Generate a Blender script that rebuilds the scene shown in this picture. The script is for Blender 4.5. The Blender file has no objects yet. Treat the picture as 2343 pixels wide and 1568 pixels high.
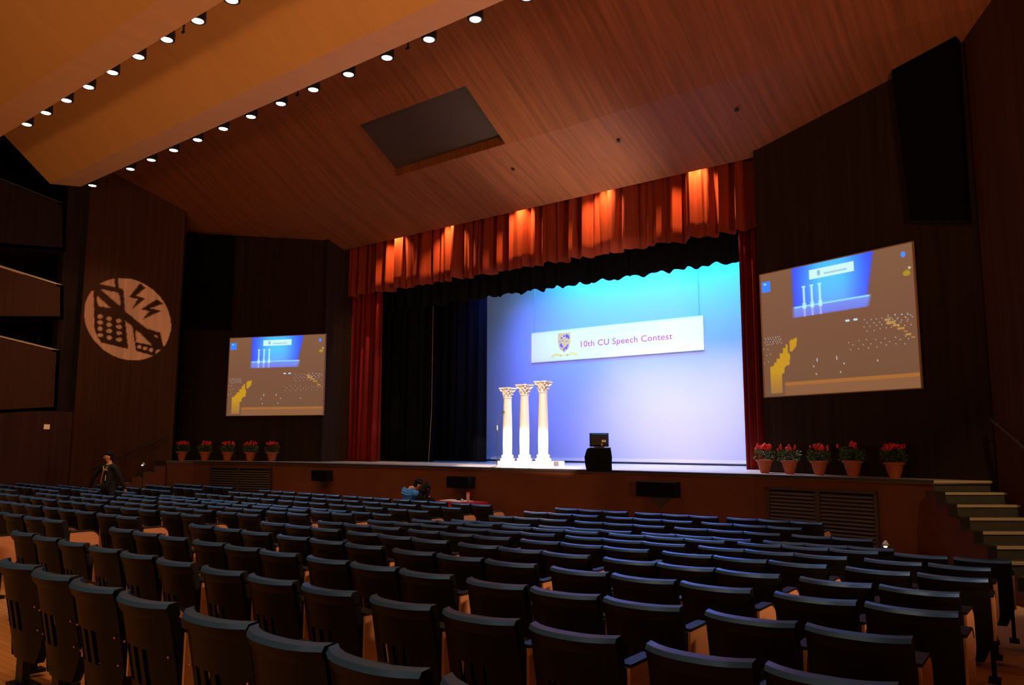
import bpy, bmesh, math, random
from mathutils import Vector, Matrix, Euler
random.seed(7)
S = bpy.context.scene
COL = S.collection
ZC = 2.13                      # camera height above the front floor
# ---------------------------------------------------------------- camera
FPX, CX, CY = 1787.0, 1171.5, 784.0
YAW, PITCH, ROLL = math.radians(38.0), math.radians(7.33), math.radians(0.125)
_f = Vector((-math.sin(YAW)*math.cos(PITCH), math.cos(YAW)*math.cos(PITCH), math.sin(PITCH)))
_r = Vector((math.cos(YAW), math.sin(YAW), 0)); _u = _r.cross(_f)
R2 = _r*math.cos(ROLL)+_u*math.sin(ROLL); U2 = -_r*math.sin(ROLL)+_u*math.cos(ROLL)
cam = bpy.data.cameras.new('camera'); cam.sensor_width = 36; cam.lens = FPX/2343*36; cam.clip_end = 200
co = bpy.data.objects.new('camera', cam); COL.objects.link(co)
m = Matrix((R2, U2, -_f)).transposed().to_4x4(); m.translation = (0, 0, ZC); co.matrix_world = m
S.camera = co
# ---------------------------------------------------------------- view and world
S.view_settings.view_transform = 'Standard'; S.view_settings.look = 'None'
S.view_settings.exposure = 0.0; S.view_settings.gamma = 1.0; S.view_settings.use_curve_mapping = False
w = bpy.data.worlds.new('hall_dark'); S.world = w; w.use_nodes = True
w.node_tree.nodes['Background'].inputs[0].default_value = (1, .45, .2, 1)
w.node_tree.nodes['Background'].inputs[1].default_value = 0.004
S.cycles.max_bounces = 6; S.cycles.diffuse_bounces = 4; S.cycles.glossy_bounces = 3
S.cycles.sample_clamp_indirect = 4.0
# ---------------------------------------------------------------- lights
LMUL = 1.0
def aim(o, loc, tgt):
    loc, tgt = Vector(loc), Vector(tgt)
    o.location = loc; o.rotation_euler = (tgt-loc).to_track_quat('-Z', 'Y').to_euler()
def spot(name, loc, tgt, power, color, cone, blend=.3, rad=.06):
    l = bpy.data.lights.new(name, 'SPOT'); l.energy = power*LMUL; l.color = color
    l.spot_size = math.radians(cone); l.spot_blend = blend; l.shadow_soft_size = rad
    o = bpy.data.objects.new(name, l); COL.objects.link(o); aim(o, loc, tgt); return o
def area(name, loc, tgt, sx, sy, power, color, spread=180):
    l = bpy.data.lights.new(name, 'AREA'); l.shape = 'RECTANGLE'; l.size = sx; l.size_y = sy
    l.energy = power*LMUL; l.color = color; l.spread = math.radians(spread)
    o = bpy.data.objects.new(name, l); COL.objects.link(o); aim(o, loc, tgt); return o
STZ = ZC-.6                    # stage floor height
# cyclorama battens hung behind the borders
area('cyc_batten_blue', (-10.4, 19.3, ZC+5.9), (-10.4, 20.5, ZC+3.6), 7.5, .25, 470, (.005, .42, 1))
area('cyc_flood_blue', (-11.6, 17.7, ZC+5.4), (-11.6, 20.45, STZ+2.2), 8, .2, 360, (.06, .12, 1), 90)
area('cyc_flood_warm', (-9.8, 17.7, ZC+5.3), (-9.8, 20.4, STZ-.1), 5.0, .2, 80, (1, .76, .56), 50)
spot('stage_down_spot', (-9.3, 17.72, ZC+4.7), (-9.5, 15.7, STZ), 2400, (.86, .80, 1), 100, .6, .1)
# added fill, no fixture seen: washes the ceiling reflectors from the right aisle
area('right_fill_uplight', (3.0, 6.0, ZC+.6), (-11, 9.2, ZC+7.8), 2, .6, 330, (1, .50, .24), 110)
# invented spot on the stage floor, added for the pale patch on the soffit
spot('soffit_fill_spot', (-9.1, 15.8, STZ+.3), (-10.3, 15.25, ZC+6.8), 1500, (1, .88, .80), 46, 1, .1)
# downlights added unseen above the frame to warm the nearest rows and floor
for i_ in range(6):
    spot('near_row_fill', (-1.5-2.4*i_, 1.2, ZC+8.0), (-1.5-2.4*i_, 1.6, 0), 260, (1, .44, .15), 70, .7, .12)
# warm downlights hidden in the slot in front of the valance
for i, x in enumerate((-17.83, -15.57, -12.85, -10.2, -7.62)):
    spot('valance_light', (x, 16.68, ZC+6.85), (x, 16.90, ZC+4.9), 620, (1, .56, .19), 92, .9, .03)
# added fill lamps, none seen: hall rear, stairs and left side boxes
area('rear_fill', (-9, -9, ZC+1.0), (-12, 8, ZC+8.5), 18, 2.5, 270, (1, .50, .19), 120)
area('high_rear_fill', (-2, -5, ZC+6.0), (-14, 14, ZC-.5), 8, 1, 14, (1, .5, .22), 150)
spot('stair_fill', (.6, 11.0, ZC+4.5), (-1.4, 13.6, ZC-1.0), 420, (1, .68, .34), 40, .6, .06)
spot('side_box_fill', (-15, 4, ZC+6.0), (-26, 9.5, ZC+3.6), 420, (1, .60, .30), 30, .9, .1)

# ---------------------------------------------------------------- helpers
def srgb(r, g, b):
    f = lambda c: (c/255/12.92) if c/255 <= .04045 else ((c/255+.055)/1.055)**2.4
    return (f(r), f(g), f(b), 1)
MATS = {}
def mat(name, col, rough=.6, metal=0, spec=.5, grain=None, bump=0, emit=None, estr=0, coat=0):
    """grain=(scale_x,scale_y,scale_z,amount) gives stretched wood or cloth streaks"""
    if name in MATS: return MATS[name]
    mt = bpy.data.materials.new(name); mt.use_nodes = True; nt = mt.node_tree; b = nt.nodes['Principled BSDF']
    b.inputs['Base Color'].default_value = (*col[:3], 1); b.inputs['Roughness'].default_value = rough
    b.inputs['Metallic'].default_value = metal; b.inputs['Specular IOR Level'].default_value = spec
    b.inputs['Coat Weight'].default_value = coat
    if emit: b.inputs['Emission Color'].default_value = (*emit[:3], 1); b.inputs['Emission Strength'].default_value = estr
    if grain:
        tc = nt.nodes.new('ShaderNodeTexCoord'); mp = nt.nodes.new('ShaderNodeMapping'); nz = nt.nodes.new('ShaderNodeTexNoise')
        mp.inputs['Scale'].default_value = grain[:3]; nz.inputs['Scale'].default_value = 1; nz.inputs['Detail'].default_value = 4
        nz.inputs['Roughness'].default_value = .65
        rp = nt.nodes.new('ShaderNodeMapRange'); rp.inputs[1].default_value = .3; rp.inputs[2].default_value = .7
        rp.inputs[3].default_value = 1-grain[3]; rp.inputs[4].default_value = 1+grain[3]
        mx = nt.nodes.new('ShaderNodeVectorMath'); mx.operation = 'SCALE'; mx.inputs[0].default_value = col[:3]
        L = nt.links.new
        L(tc.outputs['Object'], mp.inputs[0]); L(mp.outputs[0], nz.inputs['Vector']); L(nz.outputs[0], rp.inputs[0])
        L(rp.outputs[0], mx.inputs['Scale']); L(mx.outputs[0], b.inputs['Base Color'])
        if bump:
            bp = nt.nodes.new('ShaderNodeBump'); bp.inputs['Strength'].default_value = bump; bp.inputs['Distance'].default_value = .02
            L(nz.outputs[0], bp.inputs['Height']); L(bp.outputs[0], b.inputs['Normal'])
    MATS[name] = mt; return mt
M = dict(
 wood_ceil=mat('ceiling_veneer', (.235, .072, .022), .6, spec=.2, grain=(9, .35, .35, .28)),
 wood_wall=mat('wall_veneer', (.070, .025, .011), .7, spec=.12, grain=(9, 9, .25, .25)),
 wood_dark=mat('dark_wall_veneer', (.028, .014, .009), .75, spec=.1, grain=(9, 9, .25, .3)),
 black=mat('black_paint', (.006, .006, .007), .8, spec=.2),
 void=mat('black_void', (.004, .003, .003), .95, spec=.05),
 cream=mat('reflector_veneer', (.80, .43, .15), .6, spec=.2, grain=(3, .5, .5, .05)),
 apron=mat('apron_panel', (.118, .032, .012), .65, spec=.2, grain=(2, 2, 2, .12)),
 red=mat('red_velvet', (.24, .027, .008), .85, spec=.2, grain=(20, 20, .5, .18)),
 red_side=mat('red_side_velvet', (.24, .012, .010), .8, spec=.2, grain=(20, 20, .5, .18)),
 blackcloth=mat('black_serge', (.0045, .0045, .0055), .95, spec=.1, grain=(6, 6, .4, .3)),
 stage=mat('stage_floor_paint', (.42, .39, .39), .35, grain=(1, 1, 1, .1)),
 trim=mat('dark_nosing', (.03, .02, .017), .4),
 cyc=mat('cyclorama_cloth', (.62, .62, .66), .95, spec=.05, grain=(.15, .15, .6, .03)),
 banner=mat('banner_vinyl', (.92, .92, .92), .7),
 chair=mat('chair_plastic', (.0060, .0065, .009), .45, spec=.2, grain=(40, 40, 40, .1)),
 rail_sheen=mat('rail_stage_sheen', (.09, .27, .80), .32, metal=.5, spec=.8),  # blue stage reflection put into the colour of the rail tops
 fabric=mat('seat_fabric', (.018, .024, .05), .9),
 tan=mat('arm_maple', (.80, .42, .24), .5, grain=(3, 3, 30, .05)),
 armtop=mat('arm_cap', (.015, .015, .018), .5, spec=.3),
 iron=mat('chair_iron', (.012, .012, .014), .45, metal=.3),
 brass=mat('screw_brass', (.8, .42, .15), .35, metal=1),
 can=mat('lamp_can', (.008, .008, .009), .5),
 lens=mat('lamp_lens', (1, 1, 1), .5, emit=(1, .86, .68), estr=6),
 white=mat('white_plaster', (.86, .82, .77), .55),
 pot=mat('terracotta', (.42, .085, .018), .65, grain=(6, 6, 6, .15)),
 soil=mat('potting_soil', (.03, .02, .015), .95),
 leaf=mat('leaf_green', (.055, .13, .022), .55, grain=(30, 30, 30, .5)),
 leaf2=mat('leaf_lime', (.20, .26, .03), .55),
 flower=mat('red_petal', (.75, .02, .012), .6),
 steel=mat('brushed_steel', (.55, .52, .48), .35, metal=1),
 skin=mat('skin', (.70, .30, .14), .55),
 hair=mat('black_hair', (.006, .005, .005), .7, spec=.15, grain=(60, 60, 8, .5)),
 hood_black=mat('black_hoodie', (.005, .005, .006), .9, grain=(20, 20, 20, .3)),
 hood_blue=mat('blue_hoodie', (.05, .26, .85), .9, grain=(15, 15, 15, .12)),
 orange=mat('orange_cord', (.75, .20, .05), .7),
 cord=mat('cream_cord', (.7, .55, .35), .7),
 trouser=mat('dark_trousers', (.012, .012, .016), .9),
 shirt=mat('black_shirt', (.007, .007, .008), .9, spec=.1),
 cloth_red=mat('red_tablecloth', (.45, .012, .03), .8),
 paper=mat('paper', (.86, .84, .80), .8),
 tumbler=mat('frosted_tumbler', (.75, .48, .42), .25),
 treadm=mat('stair_carpet', (.075, .062, .045), .9, grain=(8, 8, 8, .2)),
 nosing=mat('metal_nosing', (.75, .55, .34), .45, metal=.15),
 grille=mat('louvre_wood', (.045, .025, .018), .5),
 plate=mat('switch_plate', (.8, .55, .35), .5, emit=(1, .45, .2), estr=.25),
 glow=mat('small_ball_glow', (1, 1, 1), .3, emit=(1, .95, .9), estr=5),
 ink=mat('magenta_ink', (.62, .03, .14), .8), faint=mat('pale_ink', (.80, .72, .74), .8),
 gold=mat('emblem_gold', (.80, .50, .10), .8), purple=mat('emblem_purple', (.16, .10, .42), .8),
 yellow=mat('ribbon_yellow', (.95, .78, .10), .8), black_plastic=mat('black_plastic', (.008, .008, .009), .4),
)
# warm wooden floor with narrow boards
fm = bpy.data.materials.new('hall_floor_boards'); fm.use_nodes = True; nt = fm.node_tree; b = nt.nodes['Principled BSDF']
tc = nt.nodes.new('ShaderNodeTexCoord'); br = nt.nodes.new('ShaderNodeTexBrick'); L = nt.links.new
br.inputs['Color1'].default_value = (.85, .50, .22, 1); br.inputs['Color2'].default_value = (.74, .41, .17, 1); br.inputs['Mortar'].default_value = (.45, .22, .08, 1)
br.inputs['Scale'].default_value = 1; br.inputs['Brick Width'].default_value = 1.1; br.inputs['Row Height'].default_value = .075; br.inputs['Mortar Size'].default_value = .003
L(tc.outputs['Object'], br.inputs[0]); L(br.outputs[0], b.inputs['Base Color']); b.inputs['Roughness'].default_value = .4
M['floor'] = fm

class MB:
    def __init__(s): s.v = []; s.f = []
    def add(s, vs, fs):
        n = len(s.v); s.v += [tuple(p) for p in vs]; s.f += [tuple(i+n for i in f) for f in fs]; return s
    def box(s, c, d, rz=0):
        hx, hy, hz = d[0]/2, d[1]/2, d[2]/2; ca, sa = math.cos(rz), math.sin(rz); vs = []
        for z in (-hz, hz):
            for x, y in ((-hx, -hy), (hx, -hy), (hx, hy), (-hx, hy)):
                vs.append((c[0]+x*ca-y*sa, c[1]+x*sa+y*ca, c[2]+z))
        return s.add(vs, [(3, 2, 1, 0), (4, 5, 6, 7), (0, 1, 5, 4), (1, 2, 6, 5), (2, 3, 7, 6), (3, 0, 4, 7)])
    def prism(s, pts, d):
        """planar outline pts (3D) extruded by vector d"""
        n = len(pts); d = Vector(d); a = [Vector(p) for p in pts]; bb = [p+d for p in a]
        return s.add(a+bb, [tuple(range(n))[::-1], tuple(range(n, 2*n))]+[(i, (i+1) % n, n+(i+1) % n, n+i) for i in range(n)])
    def quad(s, *p): return s.add(p, [tuple(range(len(p)))])
    def lathe(s, prof, c=(0, 0, 0), n=16, axis=None, cap=True):
        vs = []; Q = Vector((0, 0, 1)).rotation_difference(Vector(axis)) if axis else None
        for r, z in prof:
            for k in range(n):
                a = 2*math.pi*k/n; p = Vector((r*math.cos(a), r*math.sin(a), z))
                if Q: p = Q @ p
                vs.append(p+Vector(c))
        fs = [(i*n+k, i*n+(k+1) % n, (i+1)*n+(k+1) % n, (i+1)*n+k) for i in range(len(prof)-1) for k in range(n)]
        if cap: fs += [tuple(range(n))[::-1], tuple(range((len(prof)-1)*n, len(prof)*n))]
        return s.add(vs, fs)
    def tube(s, pts, r, n=8):
        pts = [Vector(p) for p in pts]; vs = []; rr = r if isinstance(r, (list, tuple)) else [r]*len(pts)
        for i, p in enumerate(pts):
            t = (pts[min(i+1, len(pts)-1)]-pts[max(i-1, 0)]).normalized()
            ref = Vector((0, 0, 1)) if abs(t.z) < .9 else Vector((1, 0, 0))
            e1 = t.cross(ref).normalized(); e2 = t.cross(e1)
            for k in range(n):
                a = 2*math.pi*k/n; vs.append(p+(e1*math.cos(a)+e2*math.sin(a))*rr[i])
        fs = [(i*n+k, i*n+(k+1) % n, (i+1)*n+(k+1) % n, (i+1)*n+k) for i in range(len(pts)-1) for k in range(n)]
        fs += [tuple(range(n))[::-1], tuple(range((len(pts)-1)*n, len(pts)*n))]
        return s.add(vs, fs)
    def mesh(s, name, m, smooth=False):
        me = bpy.data.meshes.new(name); me.from_pydata([tuple(v) for v in s.v], [], s.f); me.update()
        bm = bmesh.new(); bm.from_mesh(me); bmesh.ops.recalc_face_normals(bm, faces=bm.faces); bm.to_mesh(me); bm.free()
        me.materials.append(m)
        if smooth:
            me.polygons.foreach_set('use_smooth', [True]*len(me.polygons))
            try: me.set_sharp_from_angle(angle=math.radians(40))
            except Exception: pass
        return me
def obj(name, mb, m, parent=None, smooth=False):
    me = mb.mesh(name, m, smooth) if isinstance(mb, MB) else mb
    o = bpy.data.objects.new(name, me); COL.objects.link(o)
    if parent: o.parent = parent
    return o
def tag(o, label=None, cat=None, group=None, kind=None):
    if label: o['label'] = label
    if cat: o['category'] = cat
    if group: o['group'] = group
    if kind: o['kind'] = kind
    return o
def thing(name, label, cat, loc=(0, 0, 0), rz=0, group=None):
    o = bpy.data.objects.new(name, None); COL.objects.link(o); o.location = loc; o.rotation_euler = (0, 0, rz)
    o.empty_display_size = .1
    return tag(o, label, cat, group)
def struct(name, mb, m, parent=None):
    o = obj(name, mb, m, parent)
    if not parent: o['kind'] = 'structure'
    return o
def dup(root, loc, rz, label, group=None):
    r = root.copy(); COL.objects.link(r); r.location = loc; r.rotation_euler = (0, 0, rz); r['label'] = label
    if group: r['group'] = group
    for ch in list(root.children):
        c = ch.copy(); COL.objects.link(c); c.parent = r
        for g in ch.children:
            d = g.copy(); COL.objects.link(d); d.parent = c
    return r
def ray(x, y):
    return _f + R2*((x-CX)/FPX) + U2*(-(y-CY)/FPX)
def onplane(x, y, p0, n):
    d = ray(x, y); p0 = Vector(p0)-Vector((0, 0, ZC)); n = Vector(n)
    return d*(p0.dot(n)/d.dot(n)) + Vector((0, 0, ZC))
def onz(x, y, z):
    return onplane(x, y, (0, 0, z), (0, 0, 1))
def V(x, y, zrel): return Vector((x, y, zrel+ZC))
WORDS = ['zeroth', 'first', 'second', 'third', 'fourth', 'fifth', 'sixth', 'seventh', 'eighth', 'ninth', 'tenth', 'eleventh', 'twelfth', 'thirteenth', 'fourteenth', 'fifteenth', 'sixteenth']

# ================================================================ STRUCTURE
# rows of chairs: k (distance ratio), Y of the row, h (drop of the chair tops below the camera)
K0 = [2.66, 3.66, 4.52, 5.33, 6.05, 6.56, 7.06, 7.49, 7.79, 8.50, 9.23, 9.95]
Y0 = [2.5+.92*i for i in range(12)]; Y0[0] = 2.24
H0 = [Y0[i]/K0[i] for i in range(12)]
CHZ = .86
fl = [(-6, .70+CHZ), (0, .76+CHZ)]+[(Y0[i], H0[i]+CHZ) for i in range(12)]+[(14.0, 2.13), (16.5, 2.13)]
for i in range(10, 14): fl[i] = (fl[i][0], 2.13)
def floor_z(y):
    for (a, ha), (b2, hb) in zip(fl, fl[1:]):
        if a <= y <= b2: return ZC-(ha+(hb-ha)*(y-a)/(b2-a))
    return ZC-fl[0][1] if y < fl[0][0] else 0.0
mb = MB()
for (a, ha), (b2, hb) in zip(fl, fl[1:]):
    mb.quad((-29, a, ZC-ha), (5, a, ZC-ha), (5, b2, ZC-hb), (-29, b2, ZC-hb))
struct('floor', mb, M['floor'])

# walls.  wall R: proscenium right wall, W: pier with the stairs
WR0, WR1 = Vector((-6.0, 16.42, 0)), Vector((-1.55, 14.9, 0))
WL0, WL1 = Vector((-20.2, 16.0, 0)), Vector((-25.4, 14.05, 0))
def vwall(name, a, b2, z0, z1, m, th=.25):
    a, b2 = Vector(a), Vector(b2); d = (b2-a); n = Vector((d.y, -d.x, 0)).normalized()*th
    if n.y < 0: n = -n
    return struct(name, MB().prism([(a.x, a.y, z0), (b2.x, b2.y, z0), (b2.x, b2.y, z1), (a.x, a.y, z1)], n), m)
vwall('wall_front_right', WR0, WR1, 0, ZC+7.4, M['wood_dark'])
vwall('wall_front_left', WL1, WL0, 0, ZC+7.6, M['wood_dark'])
# outer corner returns of the proscenium (thin dark pilasters)
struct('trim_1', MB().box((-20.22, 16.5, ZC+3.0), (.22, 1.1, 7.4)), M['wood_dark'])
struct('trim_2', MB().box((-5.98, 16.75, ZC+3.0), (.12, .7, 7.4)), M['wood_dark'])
WP = Vector((-1.68, 14.90, 0)); WD = Vector((.616, -.788, 0))
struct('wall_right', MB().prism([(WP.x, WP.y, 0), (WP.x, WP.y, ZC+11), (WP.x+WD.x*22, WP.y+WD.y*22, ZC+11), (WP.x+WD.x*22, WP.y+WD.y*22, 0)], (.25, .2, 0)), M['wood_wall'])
PL0 = Vector((-24.5, 13.4, 0)); PL1 = Vector((-26.32, 11.07, 0))
struct('wall_left_pier', MB().prism([(PL0.x, PL0.y, 0), (PL0.x, PL0.y, ZC+10), (PL1.x, PL1.y, ZC+10), (PL1.x, PL1.y, 0)], (-.25, .2, 0)), M['wood_wall'])
struct('wall_left_return', MB().box((-26.0, 13.9, ZC+3.5), (.2, 3.2, 11.3)), M['void'])
# left side wall with the side boxes
SX = -26.4
struct('wall_left', MB().box((SX-1.9, 2.5, ZC+4.5), (.2, 18, 13.3)), M['void'])
struct('wall_left_lower', MB().prism([(SX, -6, 0), (SX, 11.5, 0), (SX, 11.5, ZC+.95), (SX, -6, ZC+.95)], (-1.8, 0, 0)), M['wood_wall'])
struct('trim_3', MB().box((-26.75, 10.75, ZC+4.0), (.35, .5, 12.2)), M['wood_dark'])
struct('wall_back', MB().box((-12, -12, ZC+5), (40, .2, 15)), M['wood_wall'])
struct('wall_right_rear', MB().box((7, -5, ZC+5), (.2, 16, 15)), M['wood_wall'])
# wooden ceiling: steep plane A, soffit in front of the stage
F1Y = 14.3; F1Z = .504*F1Y
TY, TZ = 16.62, 6.37
SA = .625
za = lambda y: F1Z+SA*(F1Y-y)
rx0, rx1, ry0, ry1 = -15.20, -11.37, 12.79, F1Y-.03
mb = MB(); XL, XR = -28, 4
def cq(x0, x1, y0, y1): mb.quad(V(x0, y0, za(y0)), V(x1, y0, za(y0)), V(x1, y1, za(y1)), V(x0, y1, za(y1)))
cq(XL, rx0, ry0, F1Y); cq(rx1, XR, ry0, F1Y); cq(XL, XR, 4.5, ry0); cq(rx0, rx1, ry1, F1Y)
# reveal of the hatch
for (xa, ya), (xb, yb) in (((rx0, ry0), (rx1, ry0)), ((rx1, ry0), (rx1, ry1)), ((rx1, ry1), (rx0, ry1)), ((rx0, ry1), (rx0, ry0))):
    mb.quad(V(xa, ya, za(ya)), V(xb, yb, za(yb)), V(xb, yb, za(yb)+.22), V(xa, ya, za(ya)+.22))
struct('ceiling', mb, M['wood_ceil'])
o = tag(obj('ceiling_hatch', MB().prism([V(rx0, ry0, za(ry0)+.22), V(rx1, ry0, za(ry0)+.22), V(rx1, ry1, za(ry1)+.22), V(rx0, ry1, za(ry1)+.22)], (0, 0, .1)),
    mat('hatch_mesh', (.05, .028, .018), .7)), 'large dark rectangular hatch recessed in the sloping wooden ceiling', 'ceiling hatch')
mb = MB(); mb.quad(V(XL, F1Y, F1Z), V(XR, F1Y, F1Z), V(XR, TY, TZ), V(XL, TY, TZ))
mb.quad(V(XL, TY, TZ), V(XR, TY, TZ), V(XR, TY, TZ+.05), V(XL, TY, TZ+.05))
struct('ceiling_soffit', mb, M['wood_ceil'])
struct('ceiling_upper', MB().box((-12, -1, ZC+12.6), (42, 16, .2)), M['void'])
struct('ceiling_stage', MB().box((-12, 19.6, ZC+8.2), (32, 6.2, .2)), M['void'])
struct('wall_stage_back', MB().box((-12.6, 22.6, ZC+3.5), (30, .2, 10)), M['void'])
struct('wall_stage_left', MB().box((-24, 19.6, ZC+3.5), (.2, 6, 10)), M['void'])
struct('wall_stage_right', MB().box((-1, 19.2, ZC+3.5), (.2, 6.6, 10)), M['void'])
# small sprinkler heads and fixings on the soffit
nS = Vector((0, (F1Z-TZ)/(TY-F1Y), 1)).normalized()
for px, py in ((1174, 386), (1415, 320), (1686, 248)):
    p = onplane(px, py, V(0, TY, TZ), nS)
    tag(obj('sprinkler_head', MB().lathe([(.035, 0), (.03, -.03), (.05, -.04), (.05, -.05)], p, 10), M['trim']),
        {1174: 'small sprinkler head on the soffit near the dark hatch', 1415: 'small sprinkler head in the middle of the lit soffit', 1686: 'small sprinkler head on the soffit by the right wall'}[px], 'sprinkler', 'sprinkler heads on the soffit')

# hanging cream reflectors (extruded along X)
def reflector(name, prof, label):
    o = obj(name, MB().prism([V(-24.6, y, z) for y, z in prof], (23.9, 0, 0)), M['cream'])
    return tag(o, label, 'ceiling panel', 'cream acoustic reflectors')
reflector('acoustic_reflector', [(10.05, 7.74), (9.2, 7.60), (7.45, 9.07), (7.45, 9.3), (9.25, 7.78), (10.05, 7.9)], 'cream acoustic reflector nearer the stage, second row of lamps along its edge')
reflector('acoustic_reflector', [(7.0, 7.71), (6.3, 7.72), (3.6, 9.9), (3.6, 10.1), (6.35, 7.9), (7.0, 7.88)], 'cream acoustic reflector in the top left corner, nearest the viewer')

# stage
front = [(-24.6, 12.93), (-23.9, 12.94), (-23.3, 13.5), (-20.4, 14.3), (-17, 14.55), (-12.3, 14.72), (-8.5, 15.0), (-5.75, 14.95), (-2.53, 14.39)]
pts = [(x, y) for x, y in front]
top = [(x, y, STZ) for x, y in pts]+[(-1.7, 15.05, STZ), (-1.7, 22.4, STZ), (-24.6, 22.4, STZ)]
struct('stage_floor', MB().prism([(x, y, STZ-.05) for x, y, _ in top], (0, 0, .05)), M['stage'])
mb = MB()
for (xa, ya), (xb, yb) in zip(pts, pts[1:]):
    mb.prism([(xa, ya, 0), (xb, yb, 0), (xb, yb, STZ-.051), (xa, ya, STZ-.051)], (0, .2, 0))
struct('stage_apron', mb, M['apron'])
mb = MB()
for (xa, ya), (xb, yb) in zip(pts, pts[1:]):
    mb.prism([(xa, ya-.03, STZ-.045), (xb, yb-.03, STZ-.045), (xb, yb-.03, STZ+.012), (xa, ya-.03, STZ+.012)], (0, .06, 0))
struct('trim_4', mb, M['trim'])
def front_y(x):
    for (xa, ya), (xb, yb) in zip(pts, pts[1:]):
        if xa <= x <= xb: return ya+(yb-ya)*(x-xa)/(xb-xa)
    return 15.0

# stairs
def stairs(name, start, step_dir, nose_dir, width, n, label, sign=1):
    t = thing(name, label, 'stairs', (start[0], start[1], 0))
    sd = Vector(step_dir); nd = Vector(nose_dir); rise = STZ/9; tread = .31
    for i in range(n):
        z1 = STZ-rise*i; p = Vector((0, 0, 0))+sd*tread*(i-1)
        a = p; b2 = p+nd*width; c = b2+sd*tread; d = a+sd*tread
        if i: 
            obj('step', MB().prism([(a.x, a.y, z1-rise), (b2.x, b2.y, z1-rise), (c.x, c.y, z1-rise), (d.x, d.y, z1-rise)], (0, 0, rise-.002)), M['treadm'], t)
        e = d-sd*.06; g = c-sd*.06; k = sd*.012
        obj('nosing', MB().prism([(d.x+k.x, d.y+k.y, z1-.03), (c.x+k.x, c.y+k.y, z1-.03), (c.x+k.x, c.y+k.y, z1+.006), (d.x+k.x, d.y+k.y, z1+.006)], -sd*.07), M['nosing'], t)
        if not i:
            rb = d-sd*.03; rc = c-sd*.03
            obj('riser_board', MB().prism([(rb.x, rb.y, z1-rise), (rc.x, rc.y, z1-rise), (rc.x, rc.y, z1-.03), (rb.x, rb.y, z1-.03)], -sd*.03), M['treadm'], t)
            continue
        q = a-nd*.14
        obj('stringer', MB().prism([(q.x, q.y, 0), (a.x, a.y, 0), (a.x, a.y, z1-.0), (q.x, q.y, z1-.0)], sd*tread), M['apron'], t)
        obj('stringer_cap', MB().prism([(q.x, q.y, z1), (a.x, a.y, z1), (d.x, d.y, z1), ((q+sd*tread).x, (q+sd*tread).y, z1)], (0, 0, .02)), M['trim'], t)
        obj('riser_end', MB().prism([(q+sd*tread)[:2]+(z1-rise,), d[:2]+(z1-rise,), d[:2]+(z1+.02,), (q+sd*tread)[:2]+(z1+.02,)], sd*.02), M['trim'], t)
    return t
for v in (0,): 
    stairs('stage_stairs', (-2.53, 14.39, 0), (.616, -.788, 0), (.788, .616, 0), .98, 9, 'carpeted stairs with pale metal nosings up to the right of the stage')
    stairs('stage_stairs', (-23.92, 12.94, 0), (-.616, -.788, 0), (-.788, .616, 0), .66, 9, 'stairs up to the left end of the stage behind the far chairs')
# handrails on the two piers
def rail(name, p0, p1, off, label):
    p0, p1, off = Vector(p0), Vector(p1), Vector(off)
    t = thing(name, label, 'handrail', p0)
    obj('rail', MB().tube([(0, 0, 0), p1-p0], .028), M['trim'], t)
    for f in (.08, .5, .92):
        q = (p1-p0)*f; obj('bracket', MB().tube([q, q-off], .012, 6), M['trim'], t)
nP = Vector((.788, -.616, 0)); pc = PL0+nP*.08
rail('handrail', onplane(384, 999, PL0+nP*.1, nP), onplane(207, 1075, PL0+nP*.1, nP), nP*.09, 'dark handrail sloping down the pier at the left of the stage')
nW = Vector((-.788, -.616, 0))
rail('handrail', onplane(2268, 962, WP+nW*.1, nW), onplane(2380, 1058, WP+nW*.1, nW), nW*.09, 'dark handrail on the right wall above the stage stairs')

# ---------------------------------------------------------------- side boxes on the left
def pxX(x, y, X): return onplane(x, y, (X, 0, 0), (1, 0, 0))
def side_box(topl, bot, label, dark=False):
    t = thing('side_box', label, 'theatre box', pxX(*topl[1], SX))
    base = Vector(t.location)
    a, b2 = pxX(*topl[0], SX), pxX(*topl[1], SX); c, d = pxX(*bot[1], SX), pxX(*bot[0], SX)
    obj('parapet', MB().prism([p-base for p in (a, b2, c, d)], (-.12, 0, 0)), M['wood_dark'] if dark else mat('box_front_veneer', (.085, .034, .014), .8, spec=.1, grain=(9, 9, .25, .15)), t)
    e = Vector((-1.6, .35, 0))
    obj('end_panel', MB().prism([p-base for p in (b2, c, c+e, b2+e)], (0, -.1, 0)), M['wood_dark'], t)
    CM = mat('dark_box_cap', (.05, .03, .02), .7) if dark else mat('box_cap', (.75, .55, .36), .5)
    u = Vector((0, 0, .05))
    obj('cap_rail', MB().prism([p-base for p in (a+u, b2+u, b2-Vector((.22, 0, -.05)), a-Vector((.22, 0, -.05)))], (0, 0, -.07)), CM, t)
    obj('end_cap_rail', MB().prism([p-base for p in (b2+u, b2+e+u, b2+e+u+Vector((0, -.22, 0)), b2+u+Vector((0, -.22, 0)))], (0, 0, -.07)), CM, t)
    obj('box_floor', MB().prism([p-base for p in (c, d, d+Vector((-1.7, 0, 0)), c+Vector((-1.7, 0, 0)))], (0, 0, .1)), M['wood_dark'], t)
side_box([(-40, 598), (145, 656)], [(-40, 731), (145, 731)], 'upper side box on the left wall with a pale cap rail')
side_box([(-40, 762), (137, 805)], [(-40, 948), (130, 938)], 'lower side box on the left wall above the small lit plate')
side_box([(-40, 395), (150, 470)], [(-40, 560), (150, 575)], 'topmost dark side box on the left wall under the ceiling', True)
p = pxX(107, 977, SX+.03)
tag(obj('switch_plate', MB().box(p, (.03, .16, .15)), M['plate']), 'tiny glowing square plate low on the left side wall', 'wall plate')

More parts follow.
